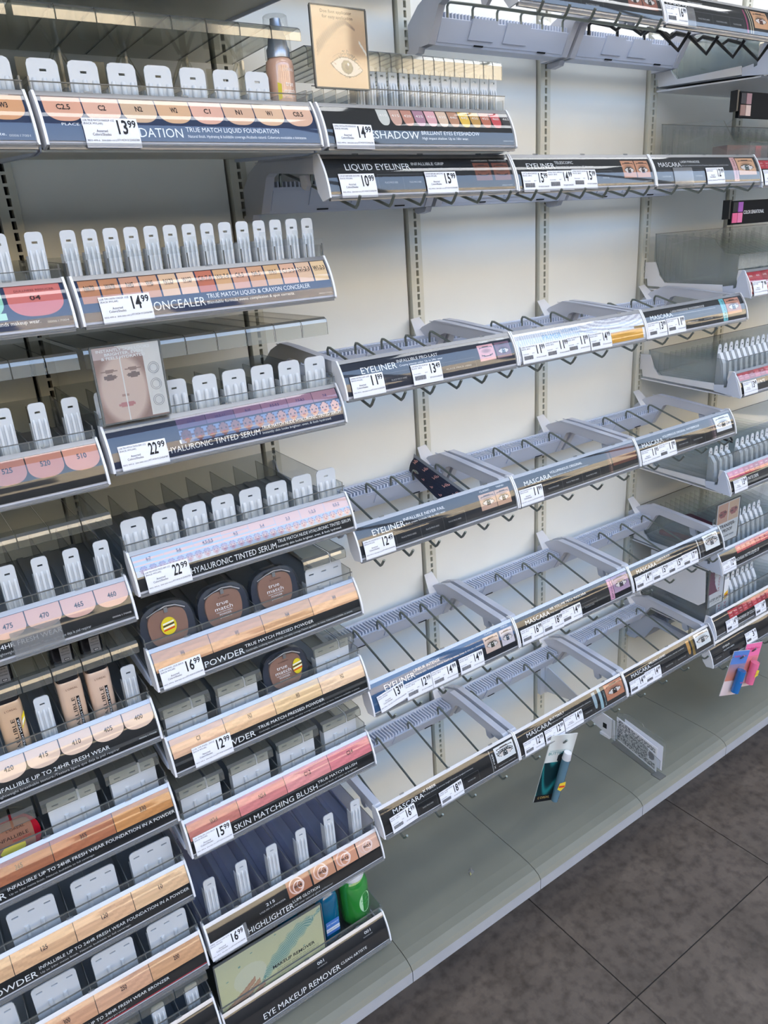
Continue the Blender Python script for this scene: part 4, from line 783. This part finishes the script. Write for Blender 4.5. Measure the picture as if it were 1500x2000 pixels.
def face(u,v):
    if u>.73 - (0 if v<.86 else (v-.86)*3) and v>.02: return (236,232,228)
    if v>.84: return (206,182,178)
    c=mixc((222,190,174),(206,168,154),v); 
    e=((u-.37)/.36)**2+((v-.42)/.46)**2
    c=mixc((226,196,180),(150,110,96),max(0,min(1,(e-.75)*2)))
    for ex in (.20,.55):
        if ((u-ex)/.10)**2+((v-.60)/.035)**2<1: c=(112,84,78)
        if ((u-ex)/.12)**2+((v-.68)/.018)**2<1: c=(150,116,104)
    if ((u-.38)/.13)**2+((v-.22)/.035)**2<1: c=(196,120,118)
    if abs(u-.38)<.05 and .33<v<.36: c=(180,140,126)
    if abs(u-.385)<.012: c=(246,242,238)
    return c
fcard=flatcard('portrait_poster','framed card with a pale woman face above the blue serum sign','poster',.070,.079,(.0085,-.2235,wz(-.2635)),paint=lambda mb,f: picture(mb,f,0,.070,0,.079,56,64,face))
tx(fcard,[("INSTANTLY SKIN LOOKS",.004,.060,.0735,.0029,(250,250,250)),("BRIGHTER, EVEN",.012,.052,.0695,.0029,(250,250,250)),("& FEELS HYDRATED",.008,.054,.0655,.0029,(250,250,250))])
gb=MB()
for zc in (.0515,.034,.0165):
    for r0 in (.0062,.0045):
        for i in range(16):
            a=2*math.pi*i/16; b=2*math.pi*(i+1)/16
            P=lambda an,r_:(.0605+r_*math.cos(an),-.0006,zc+r_*math.sin(an)); gb.face([P(a,r0),P(b,r0),P(b,r0-.0005),P(a,r0-.0005)],PRINT,(150,150,154))
gb.build('round_emblem',fcard)
def splash(u,v):
    c=mixc((236,234,180),(228,230,190),v)
    t=(u-.36)/.64
    if t>0:
        cen=.12+.80*min(1,t)**.62+.015*math.sin(t*13)
        wd_=.03+.16*math.sin(min(1,t*1.1)*math.pi)**.8+.02*math.sin(t*37+v*11)
        d=(v-cen)/wd_
        if abs(d)<1:
            q=.5+.5*math.sin(26*d+9*t+3*math.sin(11*t+5*v)); c=mixc(c,mixc((96,158,156),(206,226,206),q),(1-d*d)**.5*.9)
    if ((u-.28)/.15)**2+((v-.46)/.24)**2<1: c=mixc(c,(240,242,218),.7)
    for k,(x0_,y0_,ln,w_) in enumerate(((.02,.02,.30,.075),(.02,-.10,.34,.07),(.06,-.20,.34,.07))):
        dx=u-x0_; yy=y0_+dx*1.15
        if 0<dx<ln and abs(v-yy)<w_*(1-.35*dx/ln): c=mixc((222,176,142),(186,136,106),abs(v-yy)/w_)
    for a_,b_ in ((.2,.75),(.55,.93),(.32,.86),(.8,.42),(.64,.34),(.08,.62)):
        if .010<math.hypot((u-a_)*1.7,v-b_)<.020: c=(140,180,170)
    return c
rc=flatcard('remover_poster','yellow card with a green water splash and a hand, above the remover sign','poster',.177,.104,(.0085,-.2135,wz(-1.1765)),paint=lambda mb,f: picture(mb,f,0,.177,0,.104,100,60,splash))
tx(rc,[("MAKEUP REMOVER",.086,.160,.034,.0062,(30,34,34)),("Gently removes makeup. No oily residue left on",.092,.166,.0285,.0024,(90,96,90)),("skin and lashes. Suitable for sensitive eyes and",.092,.166,.0245,.0024,(90,96,90)),("contact lens wearers.",.092,.128,.0205,.0024,(90,96,90))])

def bottle_card(o,items): tx(o,items)
SKB=mat('foundation_glass',(206,170,142),.16,coat=.6)
CAPB=mat('black_gloss',(12,11,13),.14,coat=.5)
def foundation(x,zr,num,col,where):
    r=empty('foundation_bottle',f'foundation bottle with black cap numbered {num}, {where}','bottle',(x,-.186,wz(zr)-.0350),'black capped foundation bottles')
    m=mat('foundation_'+num,col,.16,coat=.6)
    a=MB(); a.lathe([(.0105,0),(.0128,.002),(.0132,.006),(.0136,.060),(.0138,.080),(.0135,.0845),(.0120,.087)],0,0,m,32,power=4.5); a.build('body',r)
    a=MB(); a.lathe([(.0128,.0868),(.0131,.089),(.0131,.135),(.0125,.139),(.0105,.1405)],0,0,CAPB,32,power=4.5); a.build('cap',r)
    t=MB(); f=lambda x_,y_:(x_,-.01405,y_); g=lambda x_,y_:(x_,-.01345,y_)
    t.face([g(-.002,.113),g(.0095,.113),g(.0095,.132),g(-.002,.132)],PRINT,(112,112,114))
    g2=lambda x_,y_:(x_,-.0136,y_)
    t.face([g2(.0012,.1142),g2(.0066,.1142),g2(.0066,.1175),g2(.0012,.1175)],PRINT,(20,20,22))
    text_into(t,num,lambda x_,y_:(x_,-.0137,y_),.0018,.0060,.1149,.0020,(230,230,230)); text_into(t,'24HR',g2,.0008,.0076,.1285,.0022,(30,30,32)); text_into(t,'FRESH WEAR',g2,-.0008,.0086,.1250,.0015,(30,30,32)); text_into(t,'RENEWABLE',g2,-.0008,.0086,.1215,.0015,(30,30,32))
    t.build('cap_label',r); t=MB()
    text_into(t,"L'OREAL",f,-.0055,.0075,.0765,.0024,(110,80,64))
    t.face([f(.0035,.012),f(.0068,.012),f(.0068,.066),f(.0035,.066)],PRINT,(16,16,18))
    v,fc,xa,xb=tmesh('INFALLIBLE'); k=.056/(xb-xa); t.poly([f(.0018-b*.0058,.010+(a_-xa)*k) for a_,b in v],fc,PRINT,(20,18,18))
    v,fc,xa,xb=tmesh('24H FRESH WEAR'); k=.050/(xb-xa); t.poly([(.0062-b*.0030,-.0142,.014+(a_-xa)*k) for a_,b in v],fc,PRINT,(236,236,236))
    t.build('front_print',r)
    if num=='420':
        q=MB(); q.face([(.0075,-.0143,.050),(.0125,-.0135,.060),(.0135,-.013,.072),(.010,-.0140,.066)],PRINT,(226,200,40)); q.face([(.0085,-.0144,.054),(.0122,-.0137,.062),(.0124,-.0136,.065),(.0092,-.0143,.060)],PRINT,(236,236,232)); q.build('yellow_sticker',r)
    return r
tx0=-S+.003; tw=S-.005
for i,num,col,wh in ((4,'420',(206,172,140),'left of three, beside a bare pusher'),(6,'410',(208,178,154),'middle of three, 24 hour row'),(7,'405',(212,182,160),'right of three, 24 hour row')):
    foundation(tx0+tw*(i+.5)/9,-.606,num,col,wh)
# true match style pump bottle
r=empty('pump_bottle','pinkish foundation bottle with a clear cap over a grey pump, top row','bottle',(.003+tw*7.5/8,-.188,wz(.046)-.0328))
a=MB(); a.lathe([(.0135,0),(.0152,.003),(.0156,.010),(.0158,.074),(.0150,.080),(.0120,.0830)],0,0,mat('pink_glass',(204,164,142),.14,coat=.7),36); a.build('body',r)
a=MB(); a.lathe([(.0128,.083),(.0130,.092),(.0112,.095),(.0100,.104),(.0085,.106),(.0060,.118),(.0058,.1215)],0,0,mat('pump_grey',(150,164,186),.22,metal=.5),32); a.build('pump',r)
a=MB(); a.lathe([(.0150,.083),(.0148,.100),(.0132,.1235),(.0120,.1245)],0,0,CLEAR,32); a.build('clear_cap',r)
t=MB(); rad=.01600
cyl=lambda x_,y_:(rad*math.sin(x_/rad),-rad*math.cos(x_/rad),y_)
text_into(t,"L'OREAL",cyl,-.004,.009,.069,.0028,(240,232,226)); text_into(t,'true',cyl,-.003,.007,.054,.0050,(244,240,236)); text_into(t,'match',cyl,-.005,.009,.047,.0050,(244,240,236)); text_into(t,'super-blendable',cyl,-.005,.009,.0435,.0014,(236,230,226)); text_into(t,'C0.5',cyl,-.0005,.005,.033,.0024,(60,44,40))
t.build('front_print',r)
t=MB(); t.face([cyl(-.0125,.04),cyl(-.008,.042),cyl(-.0075,.056),cyl(-.012,.058)],PRINT,(214,196,60)); t.build('yellow_sticker',r)

# powder compacts
def compact(x,y,z,desc,sticker=None,tone=(190,140,112)):
    r=empty('powder_compact',desc,'powder compact',(x,y,z+.012),'clear cased powder compacts'); r.rotation_euler.x=math.radians(-7)
    def ell(rx,rz,y0,y1,m,p=3.2,n=36,dz=0,bot=.9):
        mb=MB(); P=[]
        for i in range(n):
            a=2*math.pi*i/n; c,s_=math.cos(a),math.sin(a); q=(abs(c)**p+abs(s_)**p)**(-1/p)
            P.append((rx*q*c*(1 if s_>0 else 1-(1-bot)*abs(s_*q)),dz+rz*q*s_))
        mb.prism(P,y0,y1,m,axis='y'); return mb
    ell(.0350,.0400,-.0045,.0095,CASE,3.0,dz=-.008).build('clear_case',r)
    ell(.0340,.0392,.0000,.0085,CASEB,3.0,dz=-.008).build('back_shell',r)
    ell(.0245,.0235,-.0035,.0000,mat('pressed_powder',tone,.7) if 'pressed_powder' not in MATS else MATS['pressed_powder'],3.4).build('powder_pan',r)
    f=MB(); f.tube([(-.0235,-.0052,.0195),(-.012,-.0056,.0262),(0,-.0058,.0280),(.012,-.0056,.0262),(.0235,-.0052,.0195)],.0016,METAL,6); f.box(-.0022,.0022,-.0062,-.0050,.0200,.0285,METAL); f.build('hinge_clip',r)
    t=MB(); g=lambda x_,y_:(x_,-.0048,y_)
    sh=.0 if sticker!='right' else -.004
    text_into(t,'true',g,-.010+sh,.006+sh,.0058,.0052,(246,240,236)); text_into(t,'match',g,-.013+sh,.011+sh,-.0010,.0052,(246,240,236)); text_into(t,'super-blendable',g,-.012+sh,.010+sh,-.0040,.0018,(240,232,226)); text_into(t,'POWDER',g,-.008+sh,.008+sh,-.0080,.0026,(246,240,236)); text_into(t,'poudre',g,-.008+sh,.008+sh,-.0118,.0020,(240,232,226)); text_into(t,"L'OREAL",g,-.006+sh,.010+sh,.0150,.0018,(70,50,44))
    if sticker!='left': t.build('front_print',r)
    if sticker:
        cx=0 if sticker=='left' else .017; q=MB(); k=9
        P=[(cx+.0098*math.cos(2*math.pi*i/24)*(1 if sticker=='left' else .75),-.0054,.002+.0115*math.sin(2*math.pi*i/24)) for i in range(24)]; q.face(list(reversed(P)),PRINT,(222,200,44))
        for j,cl in enumerate(((236,236,232),(40,44,60),(236,236,232),(206,60,40))):
            zz=.0055-j*.0028; q.face([(cx-.0070,-.0056,zz-.0009),(cx+.0070,-.0056,zz+.0007),(cx+.0070,-.0056,zz+.0027),(cx-.0070,-.0056,zz+.0009)],PRINT,cl)
        q.build('round_sticker',r)
    return r
CASE=clear('case_clear',(222,224,228),.04,(200,205,215),1.6,.05); CASEB=clear('case_back',(110,118,132),.55,(92,100,116),1.5,.15)
for i,st in ((0,'left'),(1,None),(2,None)):
    compact(.003+tw*(i+.5)/4,-.196,wz(-.541),'clear powder compact '+('with a yellow diamond sticker, leftmost of three' if st else ('in the middle of the W row' if i==1 else 'third in the W row, beside the white pusher')),st)
compact(.003+tw*2.5/4,-.196,wz(-.666),'clear powder compact with a yellow sticker at its right, lower powder row','right')
# red compact
r=empty('red_compact','round red and black powder compact with yellow sticker at the left edge','powder compact',(-.183,-.190,wz(-.728))); r.rotation_euler.x=math.radians(-8)
a=MB(); a.tube([(0,.008,0),(0,.002,0),(0,-.006,0),(0,-.008,0)],.034,CAPB,40,taper=[.030,.0345,.0345,.032]); a.build('case',r)
a=MB(); a.tube([(0,-.0078,0),(0,-.0092,0)],.031,mat('red_plastic',(158,14,34),.2,coat=.5),40); a.build('red_rim',r)
a=MB(); a.prism([(.0235*math.cos(2*math.pi*i/32)*(abs(math.cos(2*math.pi*i/32))**4+abs(math.sin(2*math.pi*i/32))**4)**-.25,.0235*math.sin(2*math.pi*i/32)*(abs(math.cos(2*math.pi*i/32))**4+abs(math.sin(2*math.pi*i/32))**4)**-.25) for i in range(32)],-.0100,-.0090,mat('brown_window',(150,108,88),.25),axis='y'); a.build('window',r)
t=MB(); g=lambda x_,y_:(x_,-.0103,y_); text_into(t,"L'OREAL",g,-.004,.016,.011,.003,(60,36,30)); text_into(t,'INFALLIBLE',g,-.016,.018,.001,.0044,(30,16,16)); text_into(t,'FRESH WEAR',g,0,.020,-.0035,.0026,(180,40,50)); t.build('front_print',r)
q=MB(); q.face([(-.012,-.0105,-.019),(.006,-.0105,-.019),(.012,-.0105,-.013),(.012,-.0105,-.008),(-.010,-.0105,-.006),(-.016,-.0105,-.012)],PRINT,(222,206,60)); q.build('yellow_sticker',r)

# remover bottles
def jar(name,desc,x,y,z,prof,m,capprof,label_fn=None,sx=1,sy=1,capm=None):
    r=empty(name,desc,'bottle',(x,y,z)); a=MB(); a.lathe(prof,0,0,m,36,sx=sx,sy=sy); a.build('body',r)
    a=MB(); a.lathe(capprof,0,0,capm or WHITE,32); a.build('cap',r)
    if label_fn: label_fn(r)
    return r
GRN=mat('green_liquid',(44,132,52),.10,coat=.8); BLU=mat('blue_liquid',(10,92,126),.12,coat=.8)
def lab1(r):
    t=MB(); R1=.0262; cy=lambda x_,y_:(R1*math.sin(x_/R1),-R1*math.cos(x_/R1),y_)
    P=[cy(.008+.0125*math.cos(2*math.pi*i/24),.048+.021*math.sin(2*math.pi*i/24)) for i in range(24)]; t.face(list(reversed(P)),PRINT,(176,214,176))
    R1=.0265; text_into(t,'KLEEN',cy,-.001,.017,.052,.0050,(60,150,80)); text_into(t,'FACE',cy,.001,.015,.045,.0042,(60,150,80)); t.build('front_label',r)
jar('remover_bottle','round green bottle with a wide white cap on the lowest tray',.270,-.170,wz(-1.1950),[(.020,0),(.0245,.003),(.026,.012),(.026,.070),(.0245,.082),(.020,.090),(.0175,.093)],GRN,[(.0200,.0925),(.0205,.094),(.0205,.106),(.0190,.112),(.012,.1145)],lab1)
def lab2(r):
    t=MB(); g=lambda x_,y_:(x_,-.0137,y_)
    t.face([g(-.012,.022),g(.013,.022),g(.013,.050),g(-.012,.050)],PRINT,(74,120,190)); g=lambda x_,y_:(x_,-.0139,y_)
    t.face([g(-.012,.028),g(.013,.028),g(.013,.036),g(-.012,.036)],PRINT,(226,230,236)); text_into(t,'CLEAN ARTISTE',lambda x_,y_:(x_,-.0141,y_),-.010,.011,.0305,.0026,(30,50,110)); text_into(t,'EYE MAKEUP',lambda x_,y_:(x_,-.0141,y_),-.010,.011,.042,.0030,(230,236,244)); t.build('front_label',r)
jar('remover_bottle','flat blue bottle with a white cap beside the yellow card',.2135,-.178,wz(-1.1970),[(.0175,0),(.0195,.003),(.0200,.012),(.0200,.082),(.0180,.092),(.0110,.098),(.0085,.100)],BLU,[(.0095,.0995),(.0105,.100),(.0108,.120),(.0100,.1215)],lab2,sx=1,sy=.66)
jar('remover_bottle','blue bottle behind the yellow card, mostly hidden',.165,-.12,wz(-1.1900),[(.0175,0),(.0195,.003),(.0200,.012),(.0200,.082),(.0180,.092),(.0110,.098),(.0085,.100)],BLU,[(.0095,.0995),(.0105,.100),(.0108,.120),(.0100,.1215)],None,sx=1,sy=.66)

# navy patterned paper lying over the hooks
NV=(12,20,42)
P0=Vector((.528,-.050,wz(-.4715)));P1=Vector((.546,-.050,wz(-.4545)));P2=Vector((.489,-.204,wz(-.4790)));P3=Vector((.537,-.204,wz(-.4780)))
e1=(P1-P0); wdN=.034
pa=Vector((.524,-.052,wz(-.4715))); pb=Vector((.540,-.048,wz(-.4525))); pc=Vector((.484,-.200,wz(-.4905))); pd=Vector((.529,-.204,wz(-.4850)))
nrm=(pb-pa).cross(pc-pa).normalized()
if nrm.z<0: nrm=-nrm
mb=MB(); N=10
def bil(u,v,o=0):
    p=pa.lerp(pb,v).lerp(pc.lerp(pd,v),u); return tuple(p+nrm*(o+.003*math.sin(v*math.pi)))
for i in range(N):
    for j in range(6):
        q=[(i/N,j/6),((i+1)/N,j/6),((i+1)/N,(j+1)/6),(i/N,(j+1)/6)]
        mb.face([bil(a,b,.0006) for a,b in q],PRINT,NV); mb.face([bil(a,b,-.0004) for a,b in reversed(q)],PRINT,(200,200,204))
nv=mb.build('paper_strip'); tag(nv,'folded navy paper strip with pink letter pattern lying across the peg hooks','paper')
nv2=MB(); nv2.poly([tuple(Vector(bil(0,0,-.004))),tuple(Vector(bil(0,1,-.004))+Vector((.004,.012,.006))),tuple(Vector(bil(1,1,-.006))+Vector((.006,0,.0))),tuple(Vector(bil(1,.4,-.006)))],[(0,1,2,3)],PRINT,(120,124,130)); nv2.build('inner_fold',nv)
t=MB(); 
for j,vv in enumerate((.20,.66)):
    for i in range(5):
        u_=.03+.2*i+(.09 if j==0 else 0)
        s_='MP' if j else 'P'; v_,f_,xa,xb=tmesh(s_); k=.105/(.7)
        t.poly([bil(max(0,min(1,u_+ (y_)*.085)), max(0,min(1,vv+(x_-xa)*.24)), .0012) for x_,y_ in v_],f_,PRINT,(206,150,140))
t.build('letter_pattern',nv)

# teal mascara card hanging from a hook
r=empty('mascara_blister','teal carded mascara hanging from a hook below the lowest strip','mascara',(.7045,-.246,wz(-.990))); r.rotation_euler=(math.radians(4),math.radians(-12)*-1,math.radians(-14))
def teal(u,v):
    if v>.60: 
        return mixc((214,218,214),(190,190,186),.5+.5*math.sin(u*9+v*5)) if not ((u-.72)/.26)**2+((v-.66)/.09)**2<1 else (40,44,46)
    if v<.10: return (10,14,18)
    return mixc((4,40,46),(30,120,122),max(0,math.sin(9*u+14*v+3*math.sin(6*u)))**2)
a=MB(); a.box(-.029,.029,-.0006,.0006,-.150,.004,PRINT,(224,226,224)); picture(a,lambda x_,z_:(x_,-.0009,z_),-.029,.029,-.150,.004,26,60,teal); a.build('card',r)
a=MB(); a.tube([(.010,-.0105,-.142),(.010,-.0105,-.085),(.010,-.0105,-.045)],.0078,mat('blue_silver',(112,150,170),.25,metal=.5),16,taper=[.0065,.0082,.0082]); a.build('tube',r)
a=MB(); a.tube([(.010,-.0105,-.045),(.010,-.0105,-.0445),(.010,-.0105,-.030)],.0078,WHITE,16,taper=[.0082,.0084,.0072]); a.build('tube_cap',r)
t=MB(); g=lambda x_,y_:(x_,-.0013,y_); text_into(t,'VOLUMINOUS',g,-.024,.010,-.032,.0022,(90,160,160)); text_into(t,'BUTTERFLY',g,-.025,.024,-.040,.0062,(40,130,130)); text_into(t,"L'OREAL",g,-.022,.004,-.1425,.0055,(190,160,100)); t.build('lettering',r)
q=MB(); q.face([(.002,-.0190,-.108),(.010,-.0194,-.113),(.018,-.0190,-.104),(.017,-.0190,-.092),(.004,-.0190,-.094)],PRINT,(226,196,60)); q.box(.004,.0165,-.0197,-.0195,-.104,-.100,PRINT,(206,60,40)); q.build('yellow_sticker',r)

# lip balms
def balm(x,z,c1,c2,desc,ang,stick):
    r=empty('lip_balm_blister',desc,'lip balm',(x,-.246,z)); r.rotation_euler=(math.radians(3),math.radians(ang),math.radians(-12))
    def g_(u,v): return mixc(c1,(206,130,110),.6+.4*math.sin(5*v)) if v>.35 and v<.72 else (c1 if v>=.72 else (226,206,206))
    a=MB(); a.box(-.0255,.0255,-.0006,.0006,-.115,.004,PRINT,(230,226,228)); picture(a,lambda x_,z_:(x_,-.0009,z_),-.0255,.0255,-.115,.004,12,24,g_); a.build('card',r)
    a=MB(); a.tube([(.006,-.0115,-.100),(.006,-.0115,-.070),(.006,-.0115,-.042)],.0095,mat('balm_'+('b' if c1[2]>c1[0] else 'p'),c2,.25,coat=.4),18,taper=[.0090,.0098,.0098]); a.build('tube',r)
    a=MB(); a.tube([(.006,-.0115,-.042),(.006,-.0115,-.034)],.0088,CLEAR,18); a.build('clear_end',r)
    t=MB(); text_into(t,'baby lips',lambda x_,y_:(x_,-.0013,y_),-.018,.020,-.012,.006,(214,40,110)); text_into(t,'baby lips',lambda x_,y_:(x_,-.0218,y_),.000,.014,-.070,.004,(220,60,110)); t.build('lettering',r)
    if stick:
        q=MB(); q.face([(.003,-.0217,-.078),(.013,-.0217,-.074),(.014,-.0217,-.060),(.005,-.0217,-.058)],PRINT,(226,200,60)); q.build('yellow_sticker',r)
balm(4*S+.100,wz(-1.048),(90,130,200),(24,104,176),'blue lip balm on a card hanging from the lower right rack',12,False)
balm(4*S+.152,wz(-1.048),(240,120,170),(232,110,150),'pink lip balm on a card with yellow sticker, right of the blue one',8,True)

# clear card holder on a white arm
r=empty('card_holder_arm','clear plastic card holder on a white arm reaching out over the base shelf','card holder',(.905,0,wz(-1.085)))
a=MB(); a.box(-.016,.004,-.010,-.0005,-.02,.065,WHITE); a.box(-.003,.003,-.014,-.0095,-.018,.055,WHITE); a.prism([(-.010,.045),(-.020,.050),(-.10,.022),(-.205,.010),(-.208,-.038),(-.16,-.026),(-.09,.000),(-.012,-.015)],-.0012,.0012,WHITE); a.build('arm',r)
a=MB(); a.box(-.0014,.0014,-.186,-.176,-.020,-.008,DARK); a.build('arm_slot',r); a=MB(); a.box(-.003,.003,-.195,-.170,-.040,-.034,WHITE); a.build('arm_clip',r)
a=MB(); a.prism([(-.200,.022),(-.228,.034),(-.262,.030),(-.266,.024),(-.300,.022),(-.318,.018),(-.318,-.040),(-.302,-.062),(-.200,-.048)],.0125,.0137,CLEAR,EDGE); a.prism([(-.200,.012),(-.212,.015),(-.216,-.030),(-.200,-.036)],-.002,-.0008,CLEAR,EDGE)
a.prism([(-.250,.004),(-.318,-.020),(-.318,-.040),(-.302,-.062),(-.200,-.048),(-.200,-.030)],-.002,-.0008,CLEAR,EDGE)
a.prism([(-.200,-.048),(-.302,-.062),(-.302,-.0605),(-.200,-.0465)],-.002,.0137,CLEAR,EDGE); a.box(-.003,.016,-.322,-.300,-.0645,-.0625,EDGE)
a.build('clear_pocket',r)
cm=MB(); GREY=(128,130,134)
def scrib(u,v):
    if u>.80 and .25<v<.8: return (226,228,236) if ((u-.9)**2/.006+(v-.52)**2/.04)>1 else (120,120,130)
    return (196,197,200) if random.random()<.5 else (120,122,126)
picture(cm,lambda x_,z_:(-.0005+.0022,-.212-x_,z_ - .22*x_),0,.092,-.030,.018,46,24,scrib)
cm.poly([(.0019,-.208,-.033),(.0019,-.308,-.055),(.0019,-.308,.002),(.0019,-.208,.022),(.0027,-.208,-.033),(.0027,-.308,-.055),(.0027,-.308,.002),(.0027,-.208,.022)],[(0,3,2,1),(4,5,6,7),(0,1,5,4),(1,2,6,5),(2,3,7,6),(3,0,4,7)],PRINT,(232,233,240))
oc=cm.build('paper_card',None,(.905,0,wz(-1.085))); tag(oc,'speckled white paper cards stuck in the clear card holder','paper card')
cm=MB(); cm.poly([(.0060,-.225,-.030),(.0080,-.316,-.050),(.0080,-.316,.008),(.0060,-.225,.024)],[(0,1,2,3)],PRINT,(226,228,236)); cm.poly([(.0066,-.225,-.030),(.0086,-.316,-.050),(.0086,-.316,.008),(.0066,-.225,.024)],[(3,2,1,0)],PRINT,(226,228,236))
oc=cm.build('paper_card',None,(.905,0,wz(-1.085))); tag(oc,'plain white paper card behind the speckled one in the clear holder','paper card')
# fragment on base shelf
a=MB(); a.poly([(0,0,0),(.014,.004,0),(.012,.013,0),(.003,.011,0),(.006,.004,.009),(.009,.009,.011)],[(3,2,1,0),(0,1,4),(1,2,5),(1,5,4),(2,3,5),(3,0,4),(3,4,5)],SLEEVE)
a.poly([(.001,.001,.0003),(.006,.003,.0003),(.004,.006,.004)],[(0,1,2)],PRINT,(206,196,90))
o=a.build('plastic_fragment',None,(.494,-.213,wz(-1.2209))); tag(o,'small broken clear plastic fragment lying on the base shelf','plastic fragment')

# loose things in the right trays
a=MB()
pts=[(.0105*math.cos(2*math.pi*i/24),.0105*math.sin(2*math.pi*i/24),.002*math.sin(4*math.pi*i/24)) for i in range(25)]
a.tube(pts,.0022,BLACKP,8); o=a.build('black_ring',None,(4*S+.062,-.185,wz(-.597)+.054)); o.rotation_euler=(math.radians(30),0,0); tag(o,'small black rubber ring lying on the white pushers','ring')
a=MB(); a.box(0,.026,-.105,0,0,.016,mat('burgundy_card',(86,22,52),.4)); a.box(.002,.024,-.101,-.004,.016,.0163,MATS['burgundy_card'])
o=a.build('lipstick_box',None,(4*S+.085,-.075,wz(-.778)+.010)); o.rotation_euler=(math.radians(0),math.radians(0),math.radians(-14)); tag(o,'burgundy flat lipstick box lying in the tray behind the transfer proof card','box')
a=MB(); a.tube([(0,0,0),(0,-.004,0),(0,-.05,0),(0,-.055,0),(0,-.11,0)],.0075,mat('rose_tube',(170,120,118),.35),14,taper=[.006,.0075,.0075,.0066,.0066]); o=a.build('lip_gloss_tube',None,(4*S+.030,-.060,wz(-.778)-.004)); o.rotation_euler.z=math.radians(8); tag(o,'dusty pink lip gloss tube lying in the tray left of the burgundy box','lip gloss')
sg=flatcard('transfer_sign','upright card with two lip pictures reading transfer proof','sign',.084,.092,(4*S+.008,-.2085,wz(-.7655)),paint=lambda mb,f:(picture(mb,f,.003,.041,.046,.090,18,14,lipfn((206,160,136),(150,74,70))),picture(mb,f,.043,.081,.046,.090,18,14,lipfn((214,180,150),(160,88,84)))),col=(228,232,236))
tx(sg,[("TRANSFER-",.014,.072,.034,.0075,(30,30,34)),("PROOF",.026,.062,.022,.0075,(30,30,34)),("UP TO 16HR WEAR",.014,.070,.011,.0030,(60,60,66))])
def sat(u,v):
    if v<.16: return (232,234,236)
    if ((u-.95)/.62)**2+((v-.70)/.50)**2<1: return (226,230,240)
    return (112,28,74) if v<.95 and v>.26 and u<.6 else (236,236,240)
s2=flatcard('satin_sign','tall white and plum card reading two step satin','sign',.056,.118,(4*S+.004,-.2085,wz(-.9160)),paint=lambda mb,f:picture(mb,f,0,.056,0,.118,28,56,sat),col=(232,234,238))
tx(s2,[("2-STEP SATIN",.004,.052,.0120,.0062,(24,24,28)),("UP TO 24HR WEAR",.012,.046,.0060,.0024,(60,60,66))])
t=MB(); v_,f_,xa,xb=tmesh('24 COLOR'); k=.055/(xb-xa); t.poly([(.040-y_*.009,-.0006,.030+(x_-xa)*k) for x_,y_ in v_],f_,PRINT,(190,30,60)); t.build('side_lettering',s2)
def box24(x,z,h,desc):
    r=empty('lip_color_box',desc,'box',(x,-.196,z),'upright 24 boxes'); a=MB(); a.box(0,.020,0,.018,0,h,PRINT,(226,228,230)); a.build('carton',r)
    t=MB(); v_,f_,xa,xb=tmesh('24'); t.poly([(.014-y_*.012,-.0003,.020+(x_-xa)*.016) for x_,y_ in v_],f_,PRINT,(186,24,44)); v_,f_,xa,xb=tmesh('SUPERSTAY'); t.poly([(.018-y_*.003,-.0003,.016+(x_-xa)*.010) for x_,y_ in v_],f_,PRINT,(60,60,66)); t.build('carton_print',r)
    q=MB(); q.face([(.004,-.0005,.040),(.018,-.0005,.046),(.018,-.0005,.062),(.004,-.0005,.057)],PRINT,(226,176,50)); q.face([(.005,-.0007,.046),(.017,-.0007,.051),(.017,-.0007,.054),(.005,-.0007,.050)],PRINT,(196,50,40)); q.build('yellow_sticker',r)
box24(4*S+.062,wz(-.935)-.034,.088,'white box marked 24 next to the two step card'); box24(4*S+.085,wz(-.935)-.034,.092,'white box marked 24, right of its twin')
# red boxes in the second tray
a=MB(); a.box(0,.14,-.03,0,0,.022,mat('maroon_card',(110,66,66),.35)); a.box(.095,.115,-.0306,-.0300,.001,.021,mat('red_card',(190,40,50),.4)); o=a.build('shade_box',None,(4*S+.040,-.110,wz(-.012)+.012)); tag(o,'maroon long box with a red end lying in the ribbed tray','box')
# palette flag signs at right edge
def pal(zc,cols,txt,desc,xo):
    r=empty('palette_sign',desc,'sign',(4*S+xo,-.215,wz(zc))); a=MB(); a.box(0,.14,0,.006,0,.040,mat('matt_black',(14,14,16),.7,spec=.15) if 'matt_black' not in MATS else MATS['matt_black']); a.box(-.006,.001,.001,.014,.010,.042,BLACKP); a.build('case',r)
    t=MB()
    for i,(x_,z_,c) in enumerate(((.002,.021,cols[0]),(.0185,.021,cols[1]),(.002,.003,cols[2]),(.0185,.003,cols[3]))): 
        t.box(x_+.0006,x_+.0155,-.0012,0,z_,z_+.0165,PRINT,c)
    t.build('colour_pan',r)
    if txt:
        t=MB(); text_into(t,txt,lambda x_,y_:(x_,-.0006,y_),.038,.105,.017,.0060,(236,236,236)); t.build('lettering',r)
    q=MB(); q.tube([(.004,.010,0),(.004,.030,-.012),(.004,.12,-.030)],.0012,CLEAR,6); q.build('clear_arm',r)
pal(.0545,((44,42,46),(146,112,116),(134,104,96),(190,166,156)),None,'black case sign with four brown eye shadow pans at the right edge',-.055)
pal(-.1180,((26,26,28),(150,80,160),(206,90,130),(214,110,150)),'COLOR SENSATIONAL','black case sign with pink and purple pans at the right edge',-.050)

# ------------------------------------------------------------------ tidy labels to the word limit
for o in bpy.data.objects:
    if 'label' in o:
        wds=o['label'].split()
        if len(o['label'].replace('-',' ').split())>15: print('LONG',o.name,o['label'])
